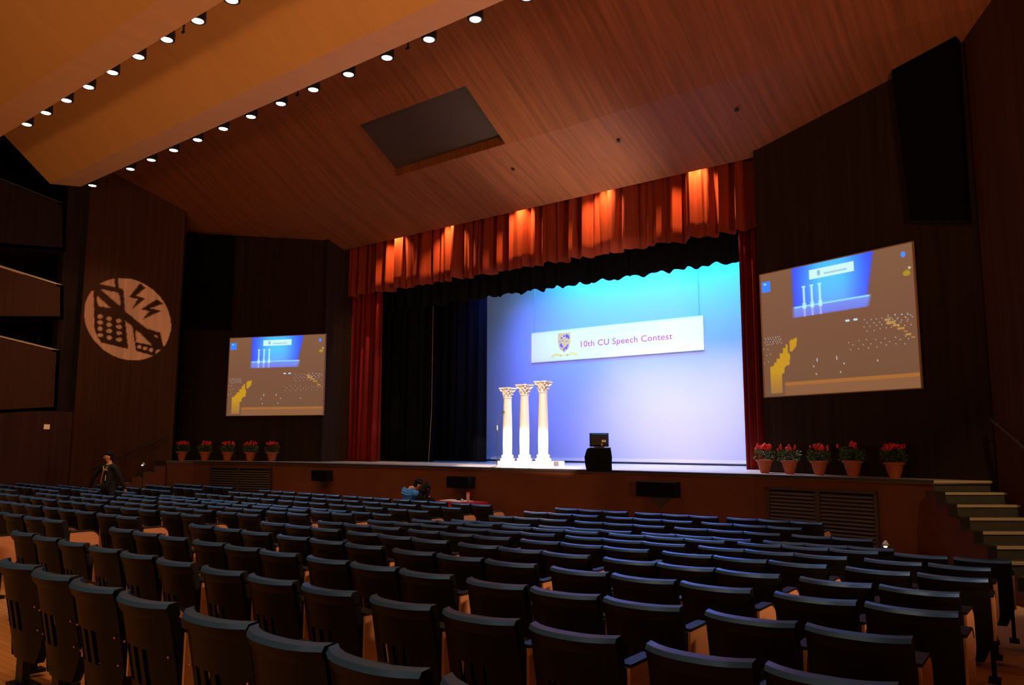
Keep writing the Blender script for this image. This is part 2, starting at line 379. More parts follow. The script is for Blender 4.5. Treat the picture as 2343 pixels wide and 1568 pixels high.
# ================================================================ STAGE DRESSING
def drape(name, x0, x1, y, ztop, zbot, folds, amp, m, parent=None, seed=1, hem=.0, nz=6, step=None):
    rnd = random.Random(seed); n = int(folds*10); xs = [x0+(x1-x0)*i/n for i in range(n+1)]
    ph = [rnd.uniform(0, 6.28) for _ in range(5)]; wn = [folds, folds*.37, folds*1.83, folds*.71, folds*2.9]; am = [1, .9, .45, .7, .22]
    vs = []; fs = []
    st = []; cur = 0.
    for i in range(n+1):
        u = i/n
        s0 = sum(a*math.sin(2*math.pi*k*u+p) for a, k, p in zip(am, wn, ph))
        st.append(s0)
    for j in range(nz+1):
        v = j/nz
        for i in range(n+1):
            u = i/n; g = .75+.35*v
            yy = y+amp*st[i]*g*.5 + amp*.25*math.sin(2*math.pi*folds*1.3*u+ph[1]+v*1.5)*v
            zb = zbot+hem*math.sin(2*math.pi*folds*.5*u+ph[2])*.5+hem*.4*math.sin(2*math.pi*folds*1.1*u+ph[3])
            vs.append((xs[i], yy, ztop+(zb-ztop)*v))
    W = n+1
    for j in range(nz):
        for i in range(n): fs.append((j*W+i, j*W+i+1, (j+1)*W+i+1, (j+1)*W+i))
    o = obj(name, MB().add(vs, fs), m, parent, smooth=True)
    sm = o.modifiers.new('thick', 'SOLIDIFY'); sm.thickness = .012
    return o
t = thing('valance', 'red pleated valance hanging across the top of the stage', 'curtain', (-13, 16.98, ZC+7.2))
o = drape('valance_cloth', -7.25, 7.0, 0, .0, -2.36, 34, .15, M['red'], t, 3, .05)
# fringe rib along the hem
tag(drape('side_curtain', -20.15, -18.72, 17.15, ZC+5.2, STZ+.02, 6, .14, M['red_side'], None, 5), 'red velvet side curtain at the left of the stage opening', 'curtain', 'red side curtains')
tag(drape('side_curtain', -6.72, -5.9, 17.15, ZC+5.2, STZ+.02, 5, .12, M['red_side'], None, 6), 'red velvet side curtain at the right of the stage opening', 'curtain', 'red side curtains')
tag(drape('stage_border', -20.1, -6.0, 17.5, ZC+8.08, ZC+4.27, 36, .06, M['blackcloth'], None, 8, .07), 'black scalloped border hanging behind the red valance', 'curtain')
tag(drape('masking_drape', -20.5, -17.02, 17.9, ZC+6.8, STZ+.02, 9, .10, M['blackcloth'], None, 10), 'black masking drape just behind the left red curtain', 'curtain', 'black masking drapes')
tag(drape('masking_drape', -20.5, -15.62, 18.7, ZC+6.8, STZ+.02, 12, .10, M['blackcloth'], None, 11), 'black masking drape beside the left edge of the blue cyclorama', 'curtain', 'black masking drapes')
tag(obj('cable', MB().tube([(-17.0, 17.7, ZC+4.3), (-17.02, 17.72, ZC+1.0), (-17.1, 17.7, STZ+.02)], .006, 5), M['steel']), 'thin pale cable hanging down the black drapes on the left', 'cable')
# cyclorama with hem
t = thing('cyclorama', 'blue lit backdrop cloth across the back of the stage', 'backdrop', (-12, 20.5, STZ))
obj('cloth', MB().box((0, 0, 3.15), (17, .03, 6.1)), M['cyc'], t)
obj('hem', MB().box((0, -.03, .10), (17, .05, .10)), M['white'], t)
obj('bottom_pipe', MB().tube([(-8.5, -.05, .035), (8.5, -.05, .035)], .022), M['trim'], t)

# banner
B0, B1 = Vector((-15.15, 20.3, 0)), Vector((-9.1, 20.3, 0))
t = thing('banner', 'white banner with the contest title hanging on the blue backdrop', 'banner', (-12.15, 20.455, ZC+2.60))
bw, bh = 6.02, .985
obj('sheet', MB().box((0, 0, bh/2), (bw, .02, bh)), M['banner'], t)
obj('hanging_wire', MB().tube([(-bw*.48, 0, bh), (-bw*.48, 0, 5.48)], .004, 4).tube([(bw*.48, 0, bh), (bw*.48, 0, 5.48)], .004, 4), M['steel'], t)
def text(s, x, z, size, m, name, sx=1.0, al='LEFT'):
    cu = bpy.data.curves.new('t', 'FONT'); cu.body = s; cu.size = size; cu.extrude = .002; cu.align_x = al; cu.space_character = 1.05
    cu.resolution_u = 3
    ob = bpy.data.objects.new('t', cu); COL.objects.link(ob)
    dg = bpy.context.evaluated_depsgraph_get(); me = bpy.data.meshes.new_from_object(ob.evaluated_get(dg))
    bpy.data.objects.remove(ob); me.materials.clear(); me.materials.append(m); me.name = name
    o = bpy.data.objects.new(name, me); COL.objects.link(o); o.parent = t
    o.rotation_euler = (math.pi/2, 0, 0); o.scale = (sx, 1, 1); o.location = (x, -.014, z); return o
def bx(u): return -bw/2+bw*u      # banner fraction to local x
text('10th CU Speech Contest', bx(.31), bh*.39, .265, M['ink'], 'title_lettering', 1.12)
text('The Next Decade', bx(.625), bh*.17, .15, M['faint'], 'subtitle_lettering', 1.15)
text('Topic:', bx(.39), bh*.10, .12, M['faint'], 'subtitle_lettering', 1.0)
text('中文大學第十屆', bx(.36), bh*.74, .17, M['faint'], 'chinese_lettering', 2.1)
sh = [(-.24, .36), (.24, .36), (.24, .05), (.18, -.14), (0, -.27), (-.18, -.14), (-.24, .05)]
def flat(pl, y): return MB().prism([(x, y, z) for x, z in pl], (0, -.004, 0))
ex, ez = bx(.215), bh*.53
obj('emblem_shield', flat([(x+ex, z+ez) for x, z in sh], -.010), M['gold'], t)
rn = random.Random(2); mb = MB()
for (x, z, s) in ((.12, .25, .09), (.17, .18, .05), (.0, .26, .05), (-.1, .20, .04), (-.12, -.02, .06), (-.08, -.07, .05), (.08, -.12, .07), (.13, -.05, .05), (.0, -.16, .06), (.1, .08, .03), (-.05, .12, .03), (-.16, .1, .03)):
    mb.prism([(ex+x+s*rn.uniform(.5, 1)*math.cos(a), -.015, ez+z+s*rn.uniform(.5, 1)*math.sin(a)) for a in (0, 1.1, 2.0, 3.1, 4.2, 5.2)], (0, -.003, 0))
obj('emblem_bird', mb, M['purple'], t)
mb = MB()
for s in (-1, 1):
    mb.prism([(ex+s*.12, -.012, ez-.32), (ex+s*.30, -.012, ez-.26), (ex+s*.50, -.012, ez-.33), (ex+s*.50, -.012, ez-.42), (ex+s*.30, -.012, ez-.35), (ex+s*.1, -.012, ez-.40)], (0, -.004, 0))
mb.prism([(ex-.14, -.012, ez-.33), (ex+.14, -.012, ez-.33), (ex+.14, -.012, ez-.37), (ex-.14, -.012, ez-.37)], (0, -.004, 0))
obj('emblem_ribbon', mb, M['yellow'], t)

# ---- unseen projectors: light source + cut metal plate; banner and column ones added
def plate_projector(name, src, tgt, power, color, cone, dist, cells, label, rad=.0015, half=None):
    """cells: list of open (u0,u1,v0,v1) is not used; 'solid' rectangles in plate space"""
    src, tgt = Vector(src), Vector(tgt); d = (tgt-src).normalized()
    spot(name+'_source', src, tgt, power, color, cone, .05, rad)
    e1 = d.cross(Vector((0, 0, 1))).normalized(); e2 = e1.cross(d)
    t = thing(name, label, 'projector', src)
    obj('housing', MB().lathe([(.05, -.45), (.11, -.42), (.11, -.05), (.09, 0)], (0, 0, 0), 16, d), M['can'], t)
    mb = MB()
    for (u0, v0, u1, v1) in cells(src, d, e1, e2, dist):
        mb.quad(*[d*dist+e1*u+e2*v for u, v in ((u0, v0), (u1, v0), (u1, v1), (u0, v1))])
    obj('gate_plate', mb, M['black'], t)
    obj('yoke', MB().tube([(0, 0, .12), (0, 0, .9)], .02, 6), M['can'], t)
def to_plate(src, d, e1, e2, dist, P):
    q = P-src; k = dist/q.dot(d); q = q*k; return q.dot(e1), q.dot(e2)
# banner shutters
def banner_cells(src, d, e1, e2, dist):
    cs = [to_plate(src, d, e1, e2, dist, Vector((x, 20.44, z))) for x, z in ((-15.14, ZC+2.62), (-9.16, ZC+2.62), (-9.16, ZC+3.565), (-15.14, ZC+3.565))]
    u0 = min(c[0] for c in cs); u1 = max(c[0] for c in cs); R = .6*dist
    out = [(-R, -R, u0, R), (u1, -R, R, R)]
    n = 60                       # slanted top and bottom shutters cut as narrow strips
    L_ = lambda a, b2, u: a[1]+(b2[1]-a[1])*(u-a[0])/(b2[0]-a[0])
    for i in range(n):
        a = u0+(u1-u0)*i/n; b2 = u0+(u1-u0)*(i+1)/n; mid = (a+b2)/2
        out += [(a, -R, b2, L_(cs[0], cs[1], mid)), (a, L_(cs[3], cs[2], mid), b2, R)]
    return out
plate_projector('banner_fill_spot', (-4.0, 2.0, ZC+5.0), (-12.15, 20.44, ZC+3.08), 18500, (1, .93, .86), 22, .6, banner_cells, 'unseen spotlight added to light the banner', .002)  # added spot, plate cut so only the banner is whitened

def rect_cells(x0, x1, z0, z1, y):
    def f(src, d, e1, e2, dist):
        cs = [to_plate(src, d, e1, e2, dist, Vector((x, y, z))) for x, z in ((x0, z0), (x1, z0), (x1, z1), (x0, z1))]
        u0 = min(c[0] for c in cs); u1 = max(c[0] for c in cs); R = .6*dist; out = [(-R, -R, u0, R), (u1, -R, R, R)]; n = 30
        L_ = lambda a, b2, u: a[1]+(b2[1]-a[1])*(u-a[0])/(b2[0]-a[0])
        for i in range(n):
            a = u0+(u1-u0)*i/n; b2 = u0+(u1-u0)*(i+1)/n; mid = (a+b2)/2
            out += [(a, -R, b2, L_(cs[0], cs[1], mid)), (a, L_(cs[3], cs[2], mid), b2, R)]
        return out
    return f
plate_projector('column_fill_spot', (-4.2, 3.0, ZC+6.6), (-11.4, 14.9, STZ+1.1), 22000, (1, .80, .66), 22, .6, rect_cells(-13.2, -9.9, STZ+.03, STZ+2.3, 14.86), 'unseen spotlight added to light the columns', .004)  # added spot, plate cut to the area around the columns
plate_projector('column_foot_fill_spot', (-3.2, 3.2, ZC+6.3), (-11.4, 14.9, STZ+.5), 80000, (1, .82, .68), 22, .6, rect_cells(-13.2, -9.9, STZ+.10, STZ+.95, 14.86), 'unseen spotlight added to light the feet of the columns', .009)  # added spot brightening the column feet and the bounce off the floor

# gobo picture of two telephones on the left pier, drawn in the frame of the zoomed crop
GP = dict(
 disc=[(735+575*math.cos(a)*1.0, 790+600*math.sin(a)) for a in [k*math.pi/40 for k in range(80)]],
 dark=[
  [(556, 180), (610, 180), (612, 360), (680, 380), (705, 690), (1000, 915), (1180, 970), (1225, 1160), (1340, 1180), (1150, 1310), (850, 1220), (800, 890), (705, 800), (745, 1195), (370, 1105), (285, 940), (270, 400), (180, 390), (180, 260), (310, 295), (560, 350)],
  [(905, 295), (985, 360), (845, 470), (985, 505), (785, 670), (870, 515), (755, 490)],
  [(1130, 515), (1230, 575), (1045, 640), (1200, 675), (925, 795), (1030, 680), (910, 655)]],
 light=[
  [(360, 375), (600, 425), (632, 480), (640, 615)], [(315, 465), (515, 640), (350, 612), (325, 570)],
  [(845, 940), (880, 960), (1075, 1145), (850, 1100)],
  [(1070, 1000), (1130, 1005), (1150, 1045)]],
 holes=[(x+dx, y+dy, 38, 27) for x, y in ((362, 752), (362, 832), (362, 917), (362, 1008)) for dx, dy in ((0, 0), (125, 30), (258, 58))]+[(895, 1165, 28, 25), (975, 1185, 28, 25), (1055, 1208, 30, 25), (1155, 1238, 42, 34)])
def pin(x, y, pl):
    c = False; n = len(pl)
    for i in range(n):
        x1, y1 = pl[i]; x2, y2 = pl[i-1]
        if (y1 > y) != (y2 > y) and x < (x2-x1)*(y-y1)/(y2-y1)+x1: c = not c
    return c
def gobo_lit(x, y):
    # disc is a tilted ellipse in the picture
    ca, sa = math.cos(.62), math.sin(.62); dx, dy = x-735, y-788
    a = dx*ca+dy*sa; b2 = -dx*sa+dy*ca
    if (a/622)**2+(b2/530)**2 > 1: return False
    for hx, hy, rx, ry in GP['holes']:
        if ((x-hx)/rx)**2+((y-hy)/ry)**2 < 1: return True
    for pl in GP['light']:
        if pin(x, y, pl): return True
    for pl in GP['dark']:
        if pin(x, y, pl): return False
    return True
GSRC = Vector((-13.0, 3.0, ZC+3.2))
def gobo_cells(src, d, e1, e2, dist):
    N = 240; out = []
    R = .13*dist/.6*1.0
    # plate point -> wall point -> picture pixel
    for j in range(N):
        v0 = -R+2*R*j/N; v1 = v0+2*R/N; run = None
        for i in range(N+1):
            if i < N:
                u = -R+2*R*(i+.5)/N; v = (v0+v1)/2
                w = d*dist+e1*u+e2*v; k = (PL0-src).dot(nP)/w.dot(nP); P = src+w*k
                q = P-Vector((0, 0, ZC)); zf = q.dot(_f); px = CX+FPX*q.dot(R2)/zf; py = CY-FPX*q.dot(U2)/zf
                lit = gobo_lit((px-170)*6.031, (py-600)*6.031)
            else: lit = True
            if not lit and run is None: run = -R+2*R*i/N
            if (lit or i == N) and run is not None:
                out.append((run, v0, -R+2*R*i/N, v1)); run = None
    B = .5*dist
    out += [(-B, -B, -R, B), (R, -B, B, B), (-R, -B, R, -R), (-R, R, R, B)]
    return out
GT = onplane(293, 728, PL0, nP)
plate_projector('gobo_projector', GSRC, GT, 60000, (1, .70, .42), 20, .6, gobo_cells, 'pattern projector throwing the telephone picture on the left pier', .0012)

# ---------------------------------------------------------------- projection screens
ST_A = [(.20, .57), (.255, .55), (.245, .615), (.215, .66), (.197, .66)]
ST_B = [(.17, .60), (.182, .60), (.184, .665), (.20, .68), (.19, .76), (.157, .77), (.150, .82), (.135, .83), (.135, .98), (.05, .98), (.05, .765), (.08, .755), (.075, .735), (.10, .73), (.097, .705), (.125, .70), (.12, .665), (.15, .66), (.145, .625), (.17, .62)]
def scr_col(u, v):
    def s(r, g, b_): return [c for c in (r, g, b_)]
    sm = lambda a, b_, x: max(0, min(1, (x-a)/(b_-a)))
    base = [128-14*v+8*u*0, 86-10*v+6*abs(v-.5), 64-8*v]
    c = base
    def mix(c, d, t): return [a+(b_-a)*t for a, b_ in zip(c, d)]
    e = .006
    # blue stage
    xr = .775-.05*(v/.31) if v < .31 else .745
    xl = .235+.01*v
    if v < .40:
        if v < .31:
            inside = sm(xl-.012, xl+.012, u)*(1-sm(xr-.012, xr+.012, u))
            dx = (u-.50)/.27; bl = [70-20*dx*dx+30*v/.3, 175-75*dx*dx+25*math.cos((v-.12)*9), 255]
            bl = mix(bl, [60, 80, 255], min(1, max(0, dx*dx*1.1-.1)))
            c = mix(c, bl, inside)
        else:
            xr2 = .745-.02*(v-.31)/.09; xl2 = .235
            inside = sm(xl2-.012, xl2+.012, u)*(1-sm(xr2-.012, xr2+.012, u))*(1-sm(.39, .405, v))
            c = mix(c, mix([120, 150, 245], [115, 125, 235], sm(.31, .4, v)), inside)
    if .243 < u < .74 and abs(v-.315) < .006: c = mix(c, [150, 235, 255], .8)
    if .355 < u < .655 and .045 < v < .118: c = [205, 250, 250]
    if .41 < u < .435 and .055 < v < .10: c = [140, 190, 220]
    if .455 < u < .61 and .080 < v < .097: c = [165, 205, 220]
    for cx in (.315, .370, .425):
        w_ = .008 if v > .17 else .013
        if v > .29: w_ = .014
        if .155 < v < .335 and abs(u-cx) < w_: c = mix(c, [190, 250, 255], .85)
        if .335 <= v < .395 and abs(u-cx) < .01: c = mix(c, [185, 190, 255], .7)
    if .005 < u < .072 and .06 < v < .15: c = [55, 130, 255]
    if .02 < u < .045 and .075 < v < .09: c = [140, 220, 255]
    if (u-.945)**2+((v-.07)*.75)**2 < .0002: c = [70, 140, 255]
    if (u-.958)**2/.0004+(v-.205)**2/.0004 < 1: c = [170, 140, 30]
    if (u-.975)**2/.0001+(v-.17)**2/.0001 < 1: c = [200, 190, 130]
    for cx in (.595, .645):
        if ((u-cx)/.015)**2+((v-.477)/.009)**2 < 1: c = [190, 235, 250]
    # aisle stairs left (yellow), right (orange)
    if pin(u, v, ST_A) or pin(u, v, ST_B): c = mix([195, 145, 30], [160, 112, 60], sm(.80, .97, v))
    for (a0, b0, a1, b1) in ((.815, .500, .855, .520), (.825, .523, .878, .543), (.862, .550, .905, .565), (.888, .576, .928, .590), (.92, .604, .945, .612), (.93, .622, .965, .634), (.96, .650, .985, .660)):
        if a0 < u < a1 and b0 < v < b1: c = mix(c, [200, 150, 70], .85)
    if .895 < v < .925 and u > .15: c = mix(c, [185, 115, 50], .7)
    if v >= .925 and u > .15: c = mix(c, [150, 100, 65], .6)
    return c
NX, NY = 200, 150
vs = []; fs = []; colz = []
dots = set(); rd = random.Random(4)
for (u0, u1, v0, v1, nu, nv) in ((.02, .15, .53, .60, 7, 4), (.01, .07, .62, .78, 2, 3), (.70, .99, .49, .60, 8, 4), (.60, .98, .64, .72, 7, 3), (.84, .99, .49, .55, 4, 3)):
    for a in range(nu):
        for b_ in range(nv):
            dots.add((int((u0+(u1-u0)*(a+.5*(b_ % 2)+rd.uniform(-.15, .15))/nu)*NX), int((v0+(v1-v0)*(b_+rd.uniform(-.2, .2))/nv)*NY)))
big = {(int(u*NX), int(v*NY)) for u, v in ((.385, .735), (.385, .75), (.36, .79), (.375, .85), (.515, .735), (.515, .75), (.56, .79), (.535, .85), (.765, .79))}
for j in range(NY+1):
    for i in range(NX+1):
        u, v = i/NX, j/NY; vs.append((u, 0, 1-v)); c = scr_col(u, v)
        if (i, j) in dots: c = [180, 185, 190]
        if (i, j) in big or (i, j-1) in big: c = [205, 200, 215]
        colz.append(c)
for j in range(NY):
    for i in range(NX):
        a = j*(NX+1)+i; fs.append((a, a+NX+1, a+NX+2, a+1))
sme = bpy.data.meshes.new('picture'); sme.from_pydata(vs, [], fs); sme.update()
ca = sme.color_attributes.new('picture', 'FLOAT_COLOR', 'POINT')
buf = []
for c in colz: buf += list(srgb(*[max(0, min(255, k)) for k in c]))
ca.data.foreach_set('color', buf)
pm = bpy.data.materials.new('projected_picture'); pm.use_nodes = True; nt = pm.node_tree; b = nt.nodes['Principled BSDF']
at = nt.nodes.new('ShaderNodeAttribute'); at.attribute_name = 'picture'
b.inputs['Base Color'].default_value = (.05, .05, .05, 1); b.inputs['Roughness'].default_value = .9
nt.links.new(at.outputs['Color'], b.inputs['Emission Color']); b.inputs['Emission Strength'].default_value = 1
sme.materials.append(pm)
def screen(corners, p0, n, label):
    n = Vector(n).normalized()
    q = [onplane(x, y, Vector(p0)+n*.09, n) for x, y in corners]     # tl, tr, br, bl
    ex = ((q[1]-q[0])+(q[2]-q[3]))*.5; wd = Vector((ex.x, ex.y, 0)).length; ht = ((q[0].z-q[3].z)+(q[1].z-q[2].z))/2
    c = (q[0]+q[1]+q[2]+q[3])/4; rz = math.atan2(ex.y, ex.x)
    t = thing('projection_screen', label, 'screen', (c.x, c.y, c.z), rz, 'projection screens beside the stage')
    o = obj('picture', sme, pm, t); o.scale = (wd, 1, ht); o.location = (-wd/2, 0, -ht/2)
    obj('backing_board', MB().box((0, .04, 0), (wd, .06, ht)), M['black'], t)
    f = .018
    obj('border', MB().box((0, 0, ht/2+f/2), (wd+2*f, .05, f)).box((0, 0, -ht/2-f/2), (wd+2*f, .05, f)).box((-wd/2-f/2, 0, 0), (f, .05, ht)).box((wd/2+f/2, 0, 0), (f, .05, ht)), mat('screen_border', (.5, .28, .16), .6), t)
nR = Vector((-(WR1-WR0).y, (WR1-WR0).x, 0)).normalized(); nR = -nR if nR.y > 0 else nR
nL = Vector((-(WL1-WL0).y, (WL1-WL0).x, 0)).normalized(); nL = -nL if nL.y > 0 else nL
screen([(1739, 634), (2086, 551), (2110, 884), (1752, 911)], WR0, nR, 'large tilted looking projection screen on the wall right of the stage')
screen([(527, 773), (745, 767), (740, 950), (519, 951)], WL0, nL, 'smaller projection screen on the wall left of the stage')
# black loudspeaker bays
def bay(corners, p0, n, label):
    n = Vector(n).normalized(); q = [onplane(x, y, Vector(p0)+n*.18, n) for x, y in corners]; c = (q[0]+q[1]+q[2]+q[3])/4
    t = thing('loudspeaker_bay', label, 'loudspeaker', c, 0, 'black loudspeaker bays')
    obj('grille_cloth', MB().prism([p-c for p in q], -n*.14), M['void'], t)
    obj('frame', MB().prism([(q[3]-c), (q[2]-c), (q[2]-c)+Vector((0, 0, -.05)), (q[3]-c)+Vector((0, 0, -.05))], -n*.14), M['black'], t)
bay([(2037, 140), (2185, 60), (2213, 505), (2083, 505)], WR0, nR, 'black cloth covered loudspeaker bay above the right screen')
bay([(430, 535), (532, 540), (522, 755), (420, 750)], WL0, nL, 'black cloth covered loudspeaker bay above the left flower pots')

# ================================================================ THINGS ON THE STAGE
# columns
def column(px, py, label, sc=1.0):
    p = onz(px, py, STZ); t = thing('corinthian_column', label, 'column', p, random.uniform(-.1, .1), 'white plaster columns'); t.scale = (sc, sc, sc)
    obj('base', MB().box((0, 0, .08), (.34, .34, .16)).lathe([(.17, .16), (.185, .19), (.17, .22), (.14, .235), (.145, .26), (.155, .275), (.14, .30), (.118, .315)], n=24), M['white'], t, True)
    obj('shaft', MB().lathe([(.112, .31), (.118, .6), (.118, .95), (.108, 1.35), (.097, 1.70)], n=24), M['white'], t, True)
    obj('necking', MB().lathe([(.098, 1.69), (.112, 1.70), (.112, 1.725), (.098, 1.735)], n=24), M['white'], t, True)
    mb = MB().lathe([(.095, 1.73), (.10, 1.80), (.115, 1.87), (.14, 1.935), (.13, 1.94)], n=20)
    for ring, (z, r, s, n) in enumerate(((1.79, .115, .030, 8), (1.855, .135, .034, 8))):
        for k in range(n):
            a = 2*math.pi*(k+.5*ring)/n; c, s_ = math.cos(a), math.sin(a)
            mb.tube([(c*(r-.03), s_*(r-.03), z-.05), (c*(r-.01), s_*(r-.01), z), (c*(r+.022), s_*(r+.022), z+.02), (c*(r+.03), s_*(r+.03), z-.005)], [s*.7, s*.8, s*.5, s*.25], 6)
    for k in range(4):
        a = math.pi/4+k*math.pi/2; c, s_ = math.cos(a), math.sin(a)
        mb.lathe([(.0, -.02), (.035, -.018), (.035, .018), (0, .02)], (c*.165, s_*.165, 1.905), 10, (-s_, c, 0), cap=False)
    obj('capital', mb, M['white'], t, True)
    ab = []
    for k in range(4):
        a = math.pi/4+k*math.pi/2
        for da, r in ((-.12, .225), (.12, .225), (math.pi/4, .150)): ab.append((r*math.cos(a+da), r*math.sin(a+da), 1.93))
    obj('abacus', MB().prism(ab, (0, 0, .035)), M['white'], t)
column(1161, 1070, 'white Corinthian column furthest left, beside the microphone stand')
column(1200, 1071, 'middle one of the three white Corinthian columns', 1.03)
column(1243, 1072, 'white Corinthian column on the right of the three, looking tallest', 1.06)
for (px, label) in ((1145, 'low white plinth block behind the leftmost column'), (1222, 'low white plinth block between the middle and right columns')):
    p = onz(px+20, 1066, STZ); tag(obj('plinth_block', MB().box((p.x, p.y+.35, STZ+.06), (.75, .25, .12)), M['white']), label, 'plinth', 'low white blocks behind the columns')
# microphone stand
p = onz(1137, 1070, STZ); t = thing('microphone_stand', 'thin microphone stand with gooseneck at the left of the columns', 'microphone stand', p)
obj('foot', MB().lathe([(.15, 0), (.15, .012), (.03, .025), (.02, .05)], n=20), M['steel'], t)
obj('pole', MB().tube([(0, 0, .03), (0, 0, .98)], .009), M['iron'], t)
obj('clutch', MB().lathe([(.02, .90), (.026, .93), (.026, 1.0), (.018, 1.03)], n=12), M['steel'], t)
obj('gooseneck', MB().tube([(0, 0, 1.0), (.01, 0, 1.12), (.04, .01, 1.2), (.10, .02, 1.30)], .007), M['steel'], t)
obj('microphone', MB().tube([(.09, .02, 1.29), (.14, .03, 1.33), (.17, .035, 1.35), (.2, .04, 1.37)], [.012, .015, .024, .02], 10), M['steel'], t)
# prompt monitor on a draped cabinet
p = onz(1366, 1079, STZ); t = thing('prompt_cabinet', 'black draped cabinet at the front edge of the stage', 'cabinet', p+Vector((0, .1, 0)), .55)
rn = random.Random(3); mb = MB(); N = 28; prof = [(0, 1.05), (.15, 1.02), (.3, 1.06), (.45, .98), (.49, .93)]
for z, s in prof:
    for k in range(N):
        a = 2*math.pi*k/N; c, s_ = math.cos(a), math.sin(a); r = .25/max(abs(c), abs(s_)); wob = 1+.03*math.sin(k*2.3+z*5)
        mb.v.append((c*r*s*wob-(.05*math.sin(z*6) if c < 0 else 0), s_*r*s*wob*.85, z))
mb.f += [(j*N+k, j*N+(k+1) % N, (j+1)*N+(k+1) % N, (j+1)*N+k) for j in range(4) for k in range(N)]+[tuple(range(4*N, 5*N))]
obj('drape', mb, M['blackcloth'], t, True)
obj('top_board', MB().box((.02, 0, .495), (.46, .40, .02)), M['black_plastic'], t)
t = thing('monitor', 'black monitor seen from behind on the draped cabinet', 'monitor', p+Vector((.0, .1, .505)), .55)
obj('foot', MB().box((0, .02, .008), (.22, .18, .016)), M['black_plastic'], t)
obj('neck', MB().box((0, .03, .04), (.06, .03, .06)), M['black_plastic'], t)
obj('case', MB().add([(-.20, 0, .018), (.20, 0, .018), (.20, 0, .31), (-.20, 0, .31), (-.16, -.06, .05), (.16, -.06, .05), (.16, -.06, .28), (-.16, -.06, .28)], [(4, 5, 6, 7), (0, 1, 5, 4), (1, 2, 6, 5), (2, 3, 7, 6), (3, 0, 4, 7), (3, 2, 1, 0)]), M['black_plastic'], t)
obj('bezel', MB().box((0, .012, .165), (.41, .025, .295)), M['black_plastic'], t)
obj('sticker', MB().box((.10, -.063, .14), (.09, .004, .05)), M['paper'], t)
obj('connector', MB().box((.06, -.075, .065), (.03, .03, .05)), M['brass'], t)

# potted flowers
def pot_plant(loc, sc, label, group, seed, lush=1.0, redn=26, lean=0):
    rnd = random.Random(seed); t = thing('potted_flower', label, 'potted plant', loc, rnd.uniform(-.5, .5), group)
    k = sc
    obj('pot', MB().lathe([(.075*k, 0), (.082*k, .02*k), (.115*k, .12*k), (.135*k, .215*k), (.16*k, .22*k), (.163*k, .25*k), (.15*k, .255*k), (.135*k, .245*k)], n=22), M['pot'], t, True)
    obj('soil', MB().lathe([(.0001, .235*k), (.138*k, .235*k)], n=16, cap=False), M['soil'], t)
    for nm, m, num, rr, z0, z1, s in (('leaves', M['leaf'], int(170*lush), .19, .27, .45, .045), ('pale_leaves', M['leaf2'], int(26*lush), .18, .38, .48, .035)):
        mb = MB()
        for _ in range(num):
            a = rnd.uniform(0, 6.28); r = rr*k*math.sqrt(rnd.random()); z = rnd.uniform(z0, z1)*k-r*r*.9/k*.6
            c = Vector((r*math.cos(a), r*math.sin(a), z)); d = Vector((math.cos(a)+rnd.uniform(-.6, .6), math.sin(a)+rnd.uniform(-.6, .6), rnd.uniform(-.3, .8))).normalized()
            sd = d.cross(Vector((rnd.random(), rnd.random(), 1))).normalized(); l = s*k*rnd.uniform(.7, 1.3)
            up = d.cross(sd)*.2*l
            mb.add([c, c+d*l*.5+sd*l*.35+up, c+d*l*1.1, c+d*l*.5-sd*l*.35+up], [(0, 1, 2), (0, 2, 3)])
        tag(obj(nm, mb, m, t), kind='stuff')
    mb = MB()
    for _ in range(redn):
        a = rnd.uniform(0, 6.28); r = .17*k*math.sqrt(rnd.random()); x = r*math.cos(a)+lean*.05*k; y = r*math.sin(a); z = (.44+rnd.uniform(0, .07))*k-r*r*.8/k
        h = rnd.uniform(.05, .085)*k
        mb.lathe([(.006*k, 0), (.020*k, h*.25), (.024*k, h*.5), (.014*k, h*.85), (.003*k, h)], (x, y, z), 6)
    tag(obj('flowers', mb, M['flower'], t), kind='stuff')
side = lambda p0, n, off: (Vector(p0)+Vector(n)*off)
GR, GL = 'potted red flowers on the stage right of the curtain', 'potted red flowers on the stage left of the curtain'
for i, (px, ls, sc, lush, red, lean, lab) in enumerate((
    (1750, 0, 1.02, 1.0, 30, 0, 'potted plant full of red flowers, closest to the right red curtain'),
    (1807, 0, 1.0, 1.15, 12, -1, 'potted plant with few red flowers, second from the right red curtain'),
    (1875, 0, 1.02, .95, 26, 0, 'potted red flowers, middle of the five right of the stage'),
    (1952, 0, 1.10, 1.35, 8, -1, 'leafy green potted plant with one red tip, under the right screen'),
    (2047, 0, 1.05, .9, 40, 0, 'potted plant with dense red flowers, nearest the right stairs'))):
    p = onplane(px, 1080, WR0+nR*.42, nR); pot_plant((p.x, p.y, STZ), sc*1.04, lab, GR, 20+i, lush, red, lean)
for i, (px, lab) in enumerate(((415, 'potted red flowers furthest left, against the black recess'), (468, 'potted red flowers, second from the far left pier'), (520, 'potted red flowers below the left edge of the left screen'),
    (572, 'potted red flowers, fourth from the far left pier'), (622, 'potted red flowers nearest the left red curtain'))):
    p = onplane(px, 1060, WL0+nL*.55, nL); pot_plant((p.x, p.y, STZ), 1.15, lab, GL, 40+i, .8, 22)

